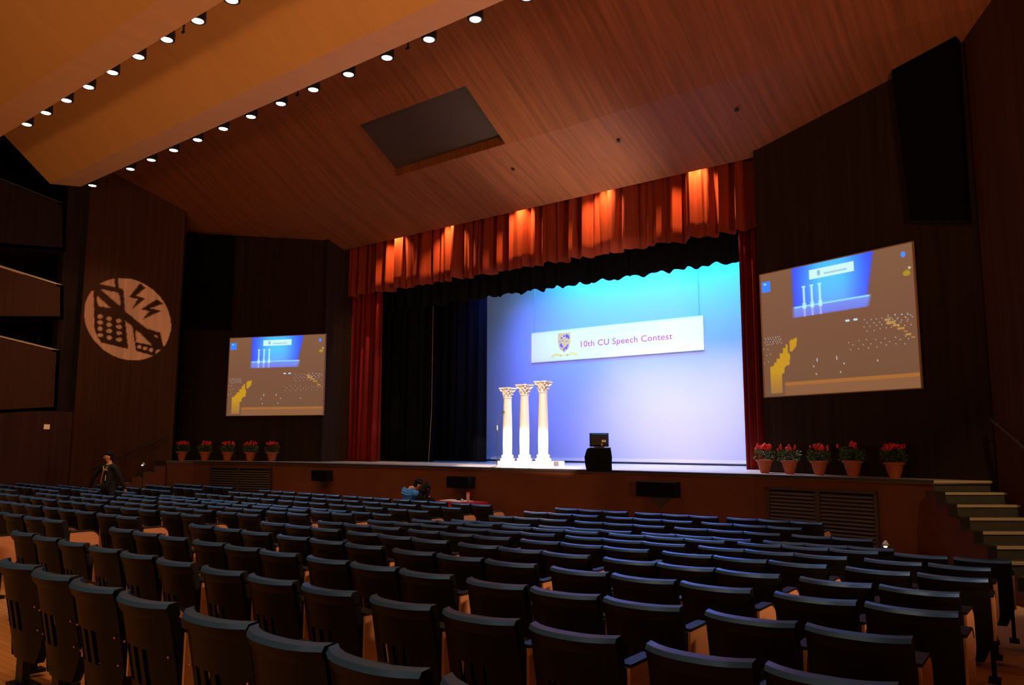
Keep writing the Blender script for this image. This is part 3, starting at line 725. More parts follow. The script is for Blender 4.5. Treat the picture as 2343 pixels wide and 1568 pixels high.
# front fill speakers and louvred grilles on the apron
def apron_speaker(x0, y0_, x1, y1_, label):
    c = onplane((x0+x1)/2, (y0_+y1_)/2, (0, front_y(-13 if x1 < 1200 else -8)-.1, 0), (0, 1, 0))
    c.y = front_y(c.x)
    q = Vector((c.x, c.y-.14, 0)); dist = (q-Vector((0, 0, 0))).dot(_f)
    hh = (y1_-y0_)/FPX*dist*1.0; ww = (x1-x0)/FPX*dist/math.cos(YAW)*.92
    a = onplane((x0+x1)/2, (y0_+y1_)/2, (0, c.y-.14, 0), (0, 1, 0))
    t = thing('front_fill_speaker', label, 'loudspeaker', (a.x, c.y-.14, a.z), 0, 'black speakers on the stage front')
    obj('cabinet', MB().add([(-ww/2, -.10, -hh/2), (ww/2, -.10, -hh/2), (ww/2, -.10, hh/2), (-ww/2, -.10, hh/2), (-ww/2, .14, -hh/2), (ww/2, .14, -hh/2), (ww/2, .14, hh/2+.0), (-ww/2, .14, hh/2)], [(0, 1, 2, 3), (7, 6, 5, 4), (0, 4, 5, 1), (1, 5, 6, 2), (2, 6, 7, 3), (3, 7, 4, 0)]), M['black'], t)
    obj('grille', MB().box((0, -.11, 0), (ww*.94, .02, hh*.9)), M['void'], t)
    obj('bracket', MB().prism([(-ww*.30, .13, -hh/2), (ww*.30, .13, -hh/2), (0, .13, -hh/2-hh*.75)], (0, -.03, 0)), M['trim'], t)  # dark triangle built in as the shadow below the speaker box
apron_speaker(714, 1077, 757, 1101, 'small black speaker on the stage front, leftmost of three')
apron_speaker(1024, 1091, 1082, 1117, 'black speaker on the stage front above the judges table')
apron_speaker(1462, 1103, 1547, 1137, 'largest black speaker on the stage front, right of centre')
def louvre(xa, xb, zt, zb, n, label):
    a = Vector((xa, front_y(xa)-.02, 0)); b2 = Vector((xb, front_y(xb)-.02, 0)); d = b2-a; W = d.length; rz = math.atan2(d.y, d.x)
    t = thing('vent_grille', label, 'vent', (a.x, a.y, zb), rz, 'louvred vents in the stage front'); H = zt-zb
    obj('backing', MB().box((W/2, .0, H/2), (W, .012, H)), M['void'], t)
    obj('frame', MB().box((W/2, -.025, H-.02), (W, .05, .04)).box((W/2, -.025, .02), (W, .05, .04)).box((.025, -.025, H/2), (.05, .05, H)).box((W-.025, -.025, H/2), (.05, .05, H)).box((W*.485, -.025, H/2), (.09, .052, H)), M['grille'], t)
    me = None
    for k in range(n):
        z = .06+(H-.12)*(k+.5)/n
        for (u0, u1) in ((.05, W*.485-.045), (W*.485+.045, W-.05)):
            s = (H-.12)/n; mb = MB().add([(u0, -.04, z-s*.45), (u1, -.04, z-s*.45), (u1, -.008, z+s*.25), (u0, -.008, z+s*.25), (u0, -.045, z-s*.35), (u1, -.045, z-s*.35), (u1, -.012, z+s*.38), (u0, -.012, z+s*.38)], [(0, 1, 2, 3), (7, 6, 5, 4), (0, 4, 5, 1), (2, 6, 7, 3), (0, 3, 7, 4), (1, 5, 6, 2)])
            obj('slat', mb, M['grille'], t)
louvre(-5.45, -3.42, STZ-.22, .12, 16, 'large dark louvred vent in the stage front below the right pots')
louvre(-22.6, -20.3, STZ-.16, .25, 14, 'dark louvred vent in the stage front below the left pots')
# small glowing balls on stalks beside the stairs
for px, py, lab in ((328, 1064, 'tiny glowing ball on a stalk by the left stage stairs'), (2027, 1249, 'tiny glowing ball just above the chair backs near the right stairs')):
    y = 11.9 if px < 1000 else 12.6
    p = onplane(px, py, (0, y, 0), (0, 1, 0)); t = thing('stalk_ball', lab, 'lamp', (p.x, p.y, 0), 0, 'small glowing balls near the stage')
    obj('stalk', MB().tube([(0, 0, .0), (0, 0, p.z-.03)], .012, 6), M['iron'], t)
    obj('base', MB().lathe([(.12, 0), (.12, .015), (.02, .03)], n=12), M['iron'], t)
    obj('ball_cap', MB().lathe([(.02, .05), (.055, .0), (.06, -.02)], (0, 0, p.z+.02), 12, cap=False), M['steel'], t)
    obj('glow_ball', MB().lathe([(.004, -.026), (.022, -.02), (.028, 0), (.022, .02), (.004, .026)], (0, -.03, p.z), 12), M['glow'], t)

# ================================================================ CEILING LAMPS
def can_lamp(name, loc, label, group):
    t = thing(name, label, 'ceiling lamp', loc, 0, group)
    obj('housing', MB().lathe([(.120, 0), (.150, .005), (.152, .12), (.135, .34), (.10, .44), (.05, .48)], n=18, cap=False).lathe([(.122, .0), (.11, .03)], n=18, cap=False), M['can'], t, True)
    obj('lens', MB().lathe([(.0001, -.010), (.055, -.008), (.098, .0), (.108, .012)], n=18, cap=False), M['lens'], t, True)
    obj('hanger', MB().box((0, 0, .60), (.03, .03, .30)).box((0, -.06, .40), (.02, .14, .02)), M['can'], t)
    return t
GLB = 'black can lamps along the cream reflectors'
first = None; EDGE = []
xs2 = [-7.68-1.179*i for i in range(15)]
for i, x in enumerate(xs2):
    if i == 13: continue
    EDGE.append((x*10.4/10.2, 10.42, 7.88, ('can lamp on the stage-side reflector edge, %s from the top of the picture' % WORDS[i+1]) if i < 14 else 'can lamp at the far left end of the stage-side reflector edge'))
xs1 = [-10.33-.965*i for i in range(9)]
for i, x in enumerate(xs1):
    EDGE.append((x*7.25/6.2, 7.25, 7.88, 'can lamp on the nearer reflector edge, %s from the top of the picture' % WORDS[i+1]))
for x, y, z, lab in EDGE:
    L0 = (x, y, z+ZC)
    if first is None: first = can_lamp('can_lamp', L0, lab, GLB)
    else: dup(first, L0, 0, lab, GLB)
    spot('can_lamp_light', (x, y, z+ZC-.03), (x, y+.2, 0), 170, (1, .66, .38), 84, .6, .11)
for px, py, Y, lab in ((420, 64, 7.2, 'small black hook hanging below the nearer reflector between two lamps'), (933, 102, 10.35, 'small black fitting on the stage-side reflector edge between two lamps'), (681, 210, 10.35, 'tiny black fitting on the stage-side reflector edge, further left')):
    p = onplane(px, py, (0, Y, 0), (0, 1, 0))
    t = thing('hook_fitting', lab, 'fitting', p, 0, 'small black fittings on the reflectors')
    obj('stem', MB().tube([(0, 0, -.08), (.01, 0, .02), (0, 0, .16)], .018, 6), M['can'], t)
    obj('clamp', MB().box((0, 0, -.08), (.09, .03, .04)).box((.0, 0, .05), (.06, .03, .02)), M['can'], t)

# ================================================================ CHAIRS
W_ = .515
def yc(x): return .085*abs(2*x/W_)**2.6
def lean(z): return -.13*(z-.2)/.66
def hw(z): return W_/2*(1 if z > .44 else 1-.30*((.44-z)/.26)**2)
def shell(slots):
    us = [-1, -.90, -.62, -.50, -.32, -.14, .04, .20, .38, .55, .72, 1] if slots else [-1, -.55, 0, .55, 1]
    zs = [.185, .20, .24, .30, .36, .40, .60, .66, .78] if slots else [.185, .215, .28, .38, .60, .78]
    hol = {(2, 5), (4, 5), (6, 5), (8, 5)} if False else {(3, 5), (5, 5), (7, 5)}
    vs = []; nu, nz = len(us), len(zs); fs = []
    for side_ in (0, 1):
        for z in zs:
            for u in us:
                x = u*hw(z); th = .012 if abs(u) < .95 else .035
                vs.append((x, yc(x)+lean(z)+(th if side_ else -th*.7), z))
    id_ = lambda s, j, i: s*nu*nz+j*nu+i
    keep = {(i, j) for i in range(nu-1) for j in range(nz-1) if not (slots and (i, j) in hol)}
    for (i, j) in keep:
        fs.append((id_(0, j, i), id_(0, j, i+1), id_(0, j+1, i+1), id_(0, j+1, i)))
        fs.append((id_(1, j, i+1), id_(1, j, i), id_(1, j+1, i), id_(1, j+1, i+1)))
        for (di, dj, a, b2) in ((-1, 0, (j, i), (j+1, i)), (1, 0, (j+1, i+1), (j, i+1)), (0, -1, (j, i+1), (j, i)), (0, 1, (j+1, i), (j+1, i+1))):
            if (i+di, j+dj) not in keep: fs.append((id_(0, *a), id_(0, *b2), id_(1, *b2), id_(1, *a)))
    return MB().add(vs, fs)
def top_rail():
    vs = []; fs = []; n = 8
    prof = [(.018, .765), (-.018, .775), (-.030, .80), (-.036, .834), (-.018, .856), (.032, .862), (.038, .80)]
    for i in range(n+1):
        x = W_/2*1.0*(2*i/n-1)
        for dy, z in prof: vs.append((x, yc(x)+lean(z)+dy, z))
    k = len(prof)
    for i in range(n):
        for j in range(k): fs.append((i*k+j, i*k+(j+1) % k, (i+1)*k+(j+1) % k, (i+1)*k+j))
    fs += [tuple(range(k)), tuple(range(n*k, n*k+k))[::-1]]
    return MB().add(vs, fs)
def arm_outline(y0, y1, z0, z1, r):
    pl = [(y0, z0), (y1-.05, z0), (y1, z0+.06)]
    for k in range(6): a = math.pi/2*k/5; pl.append((y1-r+r*math.cos(a), z1-r+r*math.sin(a)))
    return pl+[(y0, z1)]
ao = arm_outline(.03, .38, .36, .70, .11)
def arm_parts(x):
    body = MB().prism([(x-.045, y, z) for y, z in arm_outline(.05, .36, .34, .69, .10)], (.046, 0, 0))
    panel = MB().prism([(x, y, z) for y, z in ao], (.018, 0, 0))
    cap = []
    for y, z in [(.03, .703), (.29, .703), (.345, .68), (.375, .635)]: cap.append((y, z))
    mb = MB()
    for (ya, z_a), (yb, z_b) in zip(cap, cap[1:]):
        mb.prism([(x-.050, ya, z_a), (x-.050, yb, z_b), (x-.050, yb, z_b+.016), (x-.050, ya, z_a+.016)], (.072, 0, 0))
    foot = MB().box((x-.02, .20, .18), (.035, .06, .34)).box((x-.02, .20, .012), (.09, .16, .024))
    return body, panel, mb, foot
CH = {}
SH = {}
ME = dict(shell_hi=shell(True).mesh('backrest', M['chair'], True), shell_lo=shell(False).mesh('backrest', M['chair'], True), rail=top_rail().mesh('top_rail', M['chair'], True))
ME['rail'].materials.append(M['rail_sheen'])
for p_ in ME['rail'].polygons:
    if min(ME['rail'].vertices[v].co.z for v in p_.vertices) > .83 and len(p_.vertices) == 4: p_.material_index = 1  # upper rail faces take the painted stage sheen
ME['seat'] = MB().add([(x*s, y, z) for y, z, s in ((.05, .36, 1), (.10, .36, 1), (.06, .70, .9), (.14, .72, .9)) for x in (-.21, .21)], [(0, 1, 3, 2), (4, 6, 7, 5), (0, 4, 5, 1), (2, 3, 7, 6), (0, 2, 6, 4), (1, 5, 7, 3)]).mesh('seat', M['fabric'])
ME['leg'] = MB().box((0, .02, .15), (.10, .05, .30)).box((0, .03, .012), (.22, .14, .024)).mesh('leg', M['iron'])
ME['screw'] = MB().lathe([(.008, 0), (.007, -.006), (.003, -.008)], n=8, axis=(0, 1, 0)).mesh('screw', M['brass'])
for nm, x in (('r', .262), ('l', -.285)):
    b_, p_, c_, f_ = arm_parts(x if nm == 'r' else x+.02)
    ME['arm'+nm] = b_.mesh('armrest', M['iron']); ME['panel'+nm] = p_.mesh('arm_panel', M['tan']); ME['cap'+nm] = c_.mesh('arm_cap', M['armtop']); ME['foot'+nm] = f_.mesh('arm_post', M['iron'])
GC = 'tip-up auditorium chairs'
nchairs = 0
ME['seat_down'] = MB().add([(x*s, y, z) for y, z, s in ((.0, .38, .95), (.0, .45, .95), (.40, .40, 1), (.40, .46, 1)) for x in (-.21, .21)], [(0, 1, 3, 2), (4, 6, 7, 5), (0, 4, 5, 1), (2, 3, 7, 6), (0, 2, 6, 4), (1, 5, 7, 3)]).mesh('seat', M['fabric'])
def place_chair(x, y, rz, fz, hi, left_arm, label, wide=0.0):
    global nchairs; nchairs += 1
    y += .05; t = thing('auditorium_chair', label, 'chair', (x, y, fz), rz, GC)
    if wide: t.scale = (wide, 1, 1)
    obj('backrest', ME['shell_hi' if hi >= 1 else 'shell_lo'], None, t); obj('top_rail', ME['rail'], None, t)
    obj('seat', ME['seat_down' if y > 12.5 and -13.1 < x < -12.4 else 'seat'], None, t); obj('leg', ME['leg'], None, t)
    for s in (['r', 'l'] if left_arm else ['r']):
        a = obj('armrest', ME['arm'+s], None, t); pa = obj('arm_panel', ME['panel'+s], None, a); c = obj('arm_cap', ME['cap'+s], None, a)
        obj('arm_post', ME['foot'+s], None, a)
    if hi >= 2:
        for sx in (-.235, .235):
            for z in (.42, .58):
                o = obj('screw', ME['screw'], None, t); o.location = (sx, yc(sx)+lean(z)-.026, z)
def inframe(x, y, z):
    q = Vector((x, y, z-ZC)); zf = q.dot(_f)
    if zf < .3: return False
    px = CX+FPX*q.dot(R2)/zf; py = CY-FPX*q.dot(U2)/zf
    return -90 < px < 2480 and py < 1640
extra = {11: (.27, .5), 10: (.17, .37), 9: (.07, .39), 8: (0, .40), 7: (0, .35), 6: (0, .16), 5: (0, 0), 4: (0, -.28), 3: (0, -.28), 2: (0, -.32), 1: (0, -.38), 0: (0, -.4)}
ends = {1: (-.77, 0), 2: (-.91, 0), 3: (-.85, 0), 4: (-.98, 0), 5: (-.96, 0), 6: (-1.07, 0), 7: (-1.03, 0), 8: (-1.08, 2), 9: (-1.0, 3), 10: (-1.0, 5), 11: (-1.0, 5)}
def rowY(i, x, blk):
    y = Y0[i]+.003*(x+12.6)**2
    if blk == 'R':
        a, b2 = extra[i]; f = (x+9.0)/8.0; y += a+(b2-a)*f
    return y
def rowslope(i, x, blk): return (rowY(i, x+.3, blk)-rowY(i, x-.3, blk))/.6
P_, G_, PER = .560, .134, 1.794
for i in range(11, 0, -1):
    rs = WORDS[12-i]
    # right block
    E, skip = ends[i]; starts = []; xr = E; cnt = 0
    per = (abs({1: -9.45, 2: -9.23, 3: -9.15}.get(i, -9.02)-E)-1.10)/4; pit = (per-G_-.54)/2
    groups = [2, 3, 3, 3, 3]
    for g in groups:
        for k in range(g):
            starts.append(xr-.27-k*(pit if g > 2 else .565))
        xr = xr-((g-1)*(pit if g > 2 else .565)+.54)-G_
    starts = starts[skip:] if i != 9 else starts[3:]
    starts = starts[::-1]
    for n_, x in enumerate(starts):
        y = rowY(i, x, 'R')
        if inframe(x, y, floor_z(y)+CHZ+.0) :
            place_chair(x, y, math.atan(rowslope(i, x, 'R'))+random.uniform(-.02, .02), ZC-H0[i]-CHZ, 1 if i < 5 else 0, n_ == 0,
                        'navy tip-up chair, %s right of the centre aisle, %s row from the stage' % (WORDS[n_+1], rs))
    # middle block
    xr = -10.40; starts = []
    for g in (2, 3, 3, 3, 3):
        for k in range(g): starts.append(xr-.27-k*P_)
        xr -= (g-1)*P_+.54+G_*.9
    for n_, x in enumerate(starts):
        y = rowY(i, x, 'M')
        if inframe(x, y, ZC-H0[i]):
            place_chair(x, y, math.atan(rowslope(i, x, 'M'))+random.uniform(-.02, .02), ZC-H0[i]-CHZ, 1 if i < 4 else 0, n_ == len(starts)-1,
                        'navy tip-up chair, %s left of the centre aisle, %s row from the stage' % (WORDS[n_+1], rs))
    # left block
    xl = {11: -23.5, 10: -24.1, 9: -24.8, 8: -25.4}.get(i, -26.2); xr = -19.95; starts = []
    for g in (3, 3, 3, 3):
        for k in range(g): starts.append(xr-.27-k*P_)
        xr -= (g-1)*P_+.54+G_
    for n_, x in enumerate(starts):
        y = rowY(i, x, 'L')
        if x-.3 > xl and inframe(x, y, ZC-H0[i]):
            place_chair(x, y, math.atan(rowslope(i, x, 'L'))+random.uniform(-.02, .02), ZC-H0[i]-CHZ, 0, False,
                        'navy tip-up chair, %s left of the far-left aisle, %s row from the stage' % (WORDS[n_+1], rs))
# nearest row
xs = [-.85, -1.46, -2.37+.67, -2.37, -2.98, -3.59]
near = [(x-.06, y) for x, y in [(-1.69, 2.20), (-2.35, 2.21), (-2.93, 2.22), (-3.53, 2.25), (-4.25, 2.26), (-4.89, 2.28), (-5.53, 2.31), (-6.18, 2.34)]]
for n_, (x, y) in enumerate(near[::-1]):
    place_chair(x, y, -.02+random.uniform(-.02, .02), ZC-H0[0]-CHZ, 2, n_ in (0,), 'navy tip-up chair in the nearest row, %s from the left edge of the picture' % WORDS[n_+1], 1.09)
print('CHAIRS', nchairs)

# ================================================================ PEOPLE
def skin_mesh(name, joints, edges, m, root=0, sub=2):
    me = bpy.data.meshes.new(name); me.from_pydata([j[0] for j in joints], edges, []); me.update()
    o = bpy.data.objects.new(name, me); COL.objects.link(o)
    o.modifiers.new('s', 'SKIN'); sv = me.skin_vertices[0].data
    for k, j in enumerate(joints):
        r = j[1]; sv[k].radius = r if isinstance(r, tuple) else (r, r); sv[k].use_root = (k == root)
    ss = o.modifiers.new('u', 'SUBSURF'); ss.levels = sub; ss.render_levels = sub
    dg = bpy.context.evaluated_depsgraph_get(); dg.update()
    out = bpy.data.meshes.new_from_object(o.evaluated_get(dg)); out.name = name
    bpy.data.objects.remove(o); out.materials.clear(); out.materials.append(m)
    out.polygons.foreach_set('use_smooth', [True]*len(out.polygons))
    return out
def ellipsoid(mb, c, r, n=14, R=None, zmin=-1, zmax=1):
    vs = []; m_ = n//2+1
    for j in range(m_+1):
        a = -math.pi/2+math.pi*j/m_
        for k in range(n):
            b2 = 2*math.pi*k/n; p = Vector((r[0]*math.cos(a)*math.cos(b2), r[1]*math.cos(a)*math.sin(b2), r[2]*math.sin(a)))
            vs.append((R @ p if R else p)+Vector(c))
    fs = [(j*n+k, j*n+(k+1) % n, (j+1)*n+(k+1) % n, (j+1)*n+k) for j in range(m_) for k in range(n)]
    return mb.add(vs, fs)
def hand_joints(J, E, wrist, wi, dirv, side, s=1.0):
    """palm and five fingers appended to the skin skeleton; dirv = hand direction, side = thumb side"""
    d = Vector(dirv).normalized(); sd = Vector(side).normalized(); nn = d.cross(sd).normalized()
    w = Vector(wrist); palm = w+d*.05*s
    J.append((tuple(palm), (.036*s, .018*s))); pi = len(J)-1; E.append((wi, pi))
    for k, (off, ln) in enumerate(((.028, .068), (.010, .078), (-.009, .072), (-.027, .056))):
        p0 = palm+d*.042*s+sd*off*s; p1 = p0+d*ln*.5*s; p2 = p1+(d*.7-nn*.5).normalized()*ln*.5*s
        for q in (p0, p1, p2): J.append((tuple(q), .0085*s)); 
        n = len(J); E += [(pi, n-3), (n-3, n-2), (n-2, n-1)]
    t0 = w+d*.03*s+sd*.035*s; t1 = t0+(d*.6+sd*.8).normalized()*.032*s; t2 = t1+(d+sd*.3).normalized()*.028*s
    for q in (t0, t1, t2): J.append((tuple(q), .0095*s))
    n = len(J); E += [(pi, n-3), (n-3, n-2), (n-2, n-1)]
def head(t, c, R, hairm, long=False, s=1.0):
    """features placed on a head whose face looks along local -y (rotated by R)"""
    q = lambda x, y, z: Vector(c)+R @ Vector((x*s, y*s, z*s))
    mb = MB(); ellipsoid(mb, q(0, .028, .075), (.086*s, .096*s, .068*s), 16, R)
    ellipsoid(mb, q(0, .055, .01), (.080*s, .062*s, .085*s), 14, R)
    mb.tube([q(0, -.062, .085), q(0, -.02, .125), q(0, .06, .12)], [.03*s, .05*s, .05*s], 8)
    if long:
        mb.tube([q(0, .06, .06), q(0, .09, -.08), q(0, .10, -.22), q(0, .09, -.40), q(0, .08, -.46)], [.09*s, .105*s, .11*s, .10*s, .05*s], 12)
        for sx in (-1, 1): mb.tube([q(.07*sx, -.01, .07), q(.088*sx, .0, -.05), q(.095*sx, .01, -.2), q(.08*sx, .02, -.33)], [.03*s, .04*s, .04*s, .02*s], 8)
    obj('hair', mb, hairm, t, True)
def face_bits(J, E, neck_i, c, R, s=1.0):
    q = lambda x, y, z: tuple(Vector(c)+R @ Vector((x*s, y*s, z*s)))
    J.append((q(0, .015, -.06), (.055*s, .062*s))); a = len(J)-1; E.append((neck_i, a))
    J.append((q(0, .0, .01), (.076*s, .090*s))); J.append((q(0, .01, .075), (.072*s, .085*s))); E += [(a, a+1), (a+1, a+2)]
    return a
def face_mesh(t, c, R, s=1.0):
    q = lambda x, y, z: Vector(c)+R @ Vector((x*s, y*s, z*s))
    mb = MB(); mb.tube([q(0, -.072, .03), q(0, -.094, -.005), q(0, -.076, -.02)], [.008*s, .016*s, .010*s], 8)
    obj('nose', mb, M['skin'], t, True)
    mb = MB()
    for sx in (-1, 1): ellipsoid(mb, q(.082*sx, .01, .0), (.012*s, .022*s, .032*s), 10, R)
    obj('ears', mb, M['skin'], t, True)
    mb = MB()
    for sx in (-1, 1): ellipsoid(mb, q(.030*sx, -.083, .022), (.013*s, .008*s, .008*s), 10, R)
    obj('eyes', mb, M['hair'], t, True)
    mb = MB(); mb.tube([q(-.024, -.083, -.045), q(0, -.090, -.046), q(.024, -.083, -.045)], [.004*s, .006*s, .004*s], 6)
    obj('mouth', mb, mat('lips', (.35, .10, .07), .5), t, True)

# standing man, front towards the viewer, head turned to the picture's left
hy = rowY(8, -20.6, 'L'); fz = ZC-H0[7]-CHZ+.02
X8 = ZC-H0[8]+.01
man = thing('person', 'standing man in a black zipped hoodie with orange trim, hands on chair backs', 'person', (0, 0, 0))
hl = onplane(204, 1119, (0, hy-.05, 0), (0, 1, 0)); hr = onplane(288, 1124, (0, hy-.05, 0), (0, 1, 0))
bc = onplane(249, 1128, (0, hy-.40, 0), (0, 1, 0)); bc.z = fz+.98
fwd = Vector((.25, -.97, 0)).normalized(); rt = Vector((fwd.y, -fwd.x, 0)).normalized()      # man's own right is picture left
rt = Vector((-.97, -.25, 0))
hd = onplane(247, 1047, (0, bc.y-.05, 0), (0, 1, 0))
neck = hd+Vector((.02, .05, -.16)); chest = bc.lerp(neck, .62); 
shL, shR = neck-rt*.20+Vector((0, 0, -.09)), neck+rt*.20+Vector((0, 0, -.09))
hl.z = max(hl.z, X8-.02); hr.z = max(hr.z, X8-.02)
elL = shL.lerp(hr, .5)+Vector((.05, -.05, .03)); elR = shR.lerp(hl, .5)+Vector((-.05, -.05, .03))
Rm = Euler((0, 0, math.radians(-10))).to_matrix()      # face turned towards picture left
wl = elL.lerp(hr, .88); wr = elR.lerp(hl, .88)
hipL, hipR = bc-rt*.10+Vector((0, 0, -.04)), bc+rt*.10+Vector((0, 0, -.04))
J = [(tuple(bc), (.13, .10)), (tuple(chest), (.15, .10)), (tuple(neck+Vector((0, 0, -.06))), (.07, .07)), (tuple(neck+Vector((0, 0, .03))), .055)]
E = [(0, 1), (1, 2), (2, 3)]
face_bits(J, E, 3, hd, Rm, 1.05)
def limb(pts_, base):
    last = base
    for p_, r_ in pts_:
        J.append((tuple(p_), r_)); E.append((last, len(J)-1)); last = len(J)-1
    return last
a = limb([(shL, .05), (elL, .04), (wl, .028)], 2); hand_joints(J, E, wl, a, (hr-wl)+Vector((0, 0, -.03)), (-1, -.2, 0), 1.1)
a = limb([(shR, .05), (elR, .04), (wr, .028)], 2); hand_joints(J, E, wr, a, (hl-wr)+Vector((0, 0, -.03)), (1, -.2, 0), 1.1)
a = limb([(hipL, .085), (hipL+Vector((.02, -.03, -.45)), .06), (hipL+Vector((.03, .02, -.84)), .04), (hipL+Vector((.04, -.12, -.90)), .035)], 0)
a = limb([(hipR, .085), (hipR+Vector((-.02, -.03, -.45)), .06), (hipR+Vector((-.03, .02, -.84)), .04), (hipR+Vector((-.04, -.12, -.90)), .035)], 0)
obj('body', skin_mesh('body', J, E, M['skin'], 0), None, man)
face_mesh(man, hd, Rm, 1.05); head(man, hd, Rm, M['hair'], False, 1.05)
CJ = [(tuple(bc+Vector((0, 0, .05))), (.175, .14)), (tuple(chest), (.19, .135)), (tuple(neck+Vector((0, 0, -.05))), (.085, .085)), (tuple(shL), .075), (tuple(elL), .062), (tuple(wl), .045), (tuple(shR), .075), (tuple(elR), .062), (tuple(wr), .045), (tuple(bc+Vector((0, 0, -.17))), (.185, .15))]
hood = obj('hoodie', skin_mesh('hoodie', CJ, [(0, 1), (1, 2), (2, 3), (3, 4), (4, 5), (2, 6), (6, 7), (7, 8), (0, 9)], M['hood_black'], 0), None, man)
TJ = [(tuple(bc+Vector((0, 0, -.02))), (.155, .125)), (tuple(hipL), .10), (tuple(hipL+Vector((.02, -.03, -.45))), .078), (tuple(hipL+Vector((.03, .02, -.83))), .06), (tuple(hipR), .10), (tuple(hipR+Vector((-.02, -.03, -.45))), .078), (tuple(hipR+Vector((-.03, .02, -.83))), .06)]
obj('trousers', skin_mesh('trousers', TJ, [(0, 1), (1, 2), (2, 3), (0, 4), (4, 5), (5, 6)], M['trouser'], 0), None, man)
ff = Vector((0.1, -1, 0)).normalized()*.155
def onchest(x, z, k=1.0): return bc+Vector((x, 0, z))+ff*k
zt = neck.z-bc.z
obj('zip_trim', MB().tube([onchest(-.02, zt-.16, 1.02), onchest(-.06, zt*.45, 1.1), onchest(-.10, .10, 1.1), onchest(-.11, -.03, 1.1)], [.018, .014, .012, .012], 6), M['orange'], hood)
obj('drawstring', MB().tube([onchest(-.12, zt-.06, .85), onchest(-.06, zt-.13, 1.02), onchest(-.02, zt-.17, 1.08)], .009, 6).tube([onchest(.13, zt-.07, .85), onchest(.05, zt-.12, 1.02), onchest(.0, zt-.17, 1.08)], .009, 6).tube([onchest(.10, .22, 1.05), onchest(.10, .08, 1.08)], .010, 6), M['cord'], hood)
obj('chest_badge', MB().box(onchest(-.01, zt-.145, 1.08), (.08, .02, .035)).box(onchest(.10, zt-.15, 1.03), (.09, .02, .03)), M['cord'], hood)

# two seated people in the first row by the table
def seated(px, py_head, row_x, lab, top_m, hairm, leanx, long, s=1.0, hoodflag=False):
    y = rowY(11, row_x, 'M'); fz = ZC-H0[11]-CHZ
    t = thing('person', lab, 'person', (0, 0, 0))
    pel = Vector((row_x, y+.24, fz+.57)); hdp = onplane(px, py_head, (0, y+.30, 0), (0, 1, 0))
    nk = hdp+(Vector((-.13, -.12, -.075)) if leanx > .5 else Vector((.02, -.04, -.15))); ch = pel.lerp(nk, .62)
    Rh = Euler((.35, 0, math.pi-.35*leanx-.3)).to_matrix()
    sl, sr = nk+Vector((-.19, .02, -.09)), nk+Vector((.19, .02, -.09))
    J = [(tuple(pel), (.15, .12)), (tuple(ch), (.15, .10)), (tuple(nk+Vector((0, 0, -.06))), (.06, .06)), (tuple(nk+Vector((0, .01, .03))), .05)]
    E = [(0, 1), (1, 2), (2, 3)]; face_bits(J, E, 3, hdp, Rh, s)
    def lb(pts_, base):
        last = base
        for p_, r_ in pts_: J.append((tuple(p_), r_)); E.append((last, len(J)-1)); last = len(J)-1
        return last
    el, er = sl+Vector((-.03, .12, -.26)), sr+Vector((.04, .12, -.26)); wl_, wr_ = el+Vector((.10, .24, .02)), er+Vector((-.08, .24, .02))
    a = lb([(sl, .045), (el, .038), (wl_, .027)], 2); hand_joints(J, E, wl_, a, (.3, 1, -.1), (1, -.2, .3))
    a = lb([(sr, .045), (er, .038), (wr_, .027)], 2); hand_joints(J, E, wr_, a, (-.3, 1, -.1), (-1, -.2, .3))
    for sx in (-1, 1):
        k = pel+Vector((.13*sx, .42, .02)); lb([(pel+Vector((.10*sx, .05, 0)), .085), (k, .06), (k+Vector((0, .02, -.42)), .04), (k+Vector((0, .14, -.46)), .032)], 0)
    obj('body', skin_mesh('body', J, E, M['skin'], 0), None, t); face_mesh(t, hdp, Rh, s); head(t, hdp, Rh, hairm, long, s)
    CJ = [(tuple(pel+Vector((0, 0, -.02))), (.18, .15)), (tuple(ch), (.19, .14)), (tuple(nk+Vector((0, 0, -.06))), (.085, .08)), (tuple(sl), .078), (tuple(el), .062), (tuple(wl_), .043), (tuple(sr), .078), (tuple(er), .062), (tuple(wr_), .043)]
    jk = obj('hoodie' if hoodflag else 'jacket', skin_mesh('top', CJ, [(0, 1), (1, 2), (2, 3), (3, 4), (4, 5), (2, 6), (6, 7), (7, 8)], top_m, 0), None, t)
    if hoodflag:
        mb = MB(); c = nk+Vector((-.02, -.09, -.05))
        for k, (r, z) in enumerate(((.13, -.05), (.12, .0), (.10, .04))):
            mb.tube([c+Vector((r*math.cos(a_), r*.7*math.sin(a_)+.03, z+.02*math.sin(a_*2))) for a_ in [math.pi*.9+j*math.pi*1.2/9 for j in range(10)]], .042, 8)
        obj('hood', mb, top_m, jk, True)
    tj = [(tuple(pel), (.165, .14))]; te = []
    for sx in (-1, 1):
        n = len(tj); k = pel+Vector((.13*sx, .42, .02)); tj += [(tuple(pel+Vector((.10*sx, .05, 0))), .10), (tuple(k), .075), (tuple(k+Vector((0, .02, -.41))), .055)]; te += [(0, n), (n, n+1), (n+1, n+2)]
    obj('trousers', skin_mesh('trousers', tj, te, M['trouser'], 0), None, t)
seated(957, 1112, -13.01, 'seated person in a bright blue hoodie leaning towards a neighbour', M['hood_blue'], M['hair'], 1, False, 1.0, True)
seated(976, 1121, -12.45, 'seated person with long black hair and dark jacket by the table', M['shirt'], M['hair'], -.4, True, 1.0)

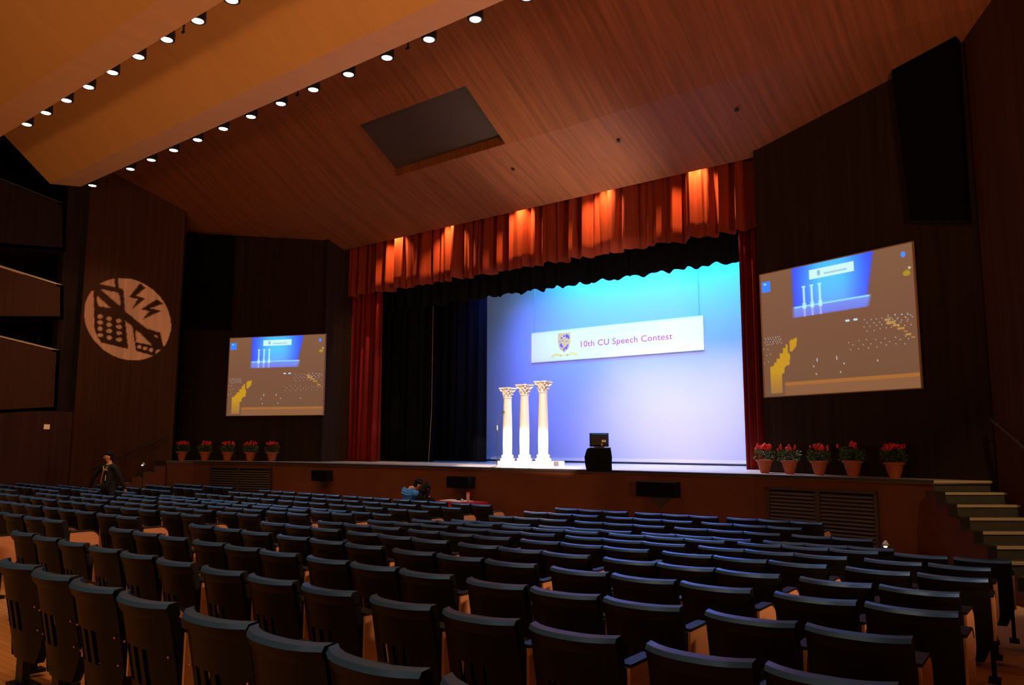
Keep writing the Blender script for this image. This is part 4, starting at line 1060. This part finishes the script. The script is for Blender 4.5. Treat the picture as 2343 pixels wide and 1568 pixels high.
# judges table with things on it
tz = .76; TP = Vector((-12.42, 13.98, 0))
t = thing('judges_table', 'small table with a red cloth in front of the first row', 'table', TP)
obj('table_top', MB().box((0, 0, tz-.02), (1.1, .5, .03)), M['wood_wall'], t)
for sx in (-.5, .5):
    for sy in (-.2, .2): obj('leg', MB().box((sx, sy, (tz-.035)/2), (.035, .035, tz-.035)), M['iron'], t)
mb = MB().box((0, 0, tz+.002), (1.16, .56, .012))
for (x0, x1, dz) in ((-.58, -.22, .10), (-.22, .05, .22), (.05, .32, .12), (.32, .58, .2)): mb.prism([(x0, -.285, tz), (x1, -.285, tz), (x1-.02, -.285, tz-dz), (x0+.03, -.285, tz-dz-.03)], (0, -.008, 0))
for sx in (-.585, .585): mb.prism([(sx, -.28, tz), (sx, .28, tz), (sx, .26, tz-.25), (sx, -.26, tz-.28)], (.008 if sx > 0 else -.008, 0, 0))
tag(obj('tablecloth', mb, M['cloth_red']), 'red tablecloth on the table in front of the first row', 'tablecloth').location = TP
for k, (x, y, r, l) in enumerate(((-.36, .02, .1, 'sheets of white paper at the left end of the red tablecloth'), (.04, -.03, -.15, 'sheets of white paper in the middle of the red tablecloth'))):
    tag(obj('paper_sheets', MB().box((0, 0, 0), (.34, .42, .012), r), M['paper']), l, 'paper', 'papers on the judges table').location = TP+Vector((x, y, tz+.016))
p = onplane(1071, 1145, (0, TP.y, 0), (0, 1, 0))
t = thing('tumbler', 'tall pinkish tumbler with a red lid on the red tablecloth', 'cup', (p.x, TP.y, tz+.009))
obj('cup_body', MB().lathe([(.030, 0), (.034, .01), (.040, .17), (.042, .19)], n=16), M['tumbler'], t, True)
obj('lid', MB().lathe([(.045, .19), (.045, .215), (.03, .222)], n=16), M['flower'], t)
p = onplane(1060, 1147, (0, TP.y, 0), (0, 1, 0))
t = thing('desk_bell', 'small shiny chrome bell on the red tablecloth', 'bell', (p.x, TP.y-.05, tz+.009))
obj('dome', MB().lathe([(.045, .008), (.043, .03), (.03, .052), (.008, .062)], n=16), M['steel'], t, True)
obj('bell_base', MB().lathe([(.05, 0), (.05, .01)], n=16), M['black_plastic'], t)
obj('button', MB().lathe([(.006, .06), (.006, .075), (.01, .08)], n=8), M['steel'], t)
p = onplane(1041, 1146, (0, TP.y, 0), (0, 1, 0))
t = thing('computer_mouse', 'small black device behind the papers on the red tablecloth', 'device', (p.x, TP.y+.12, tz+.009))
obj('device_body', MB().lathe([(.05, 0), (.055, .02), (.045, .045), (.01, .055)], n=14), M['black_plastic'], t, True)
obj('button', MB().box((0, -.02, .055), (.015, .02, .008)), M['black_plastic'], t)
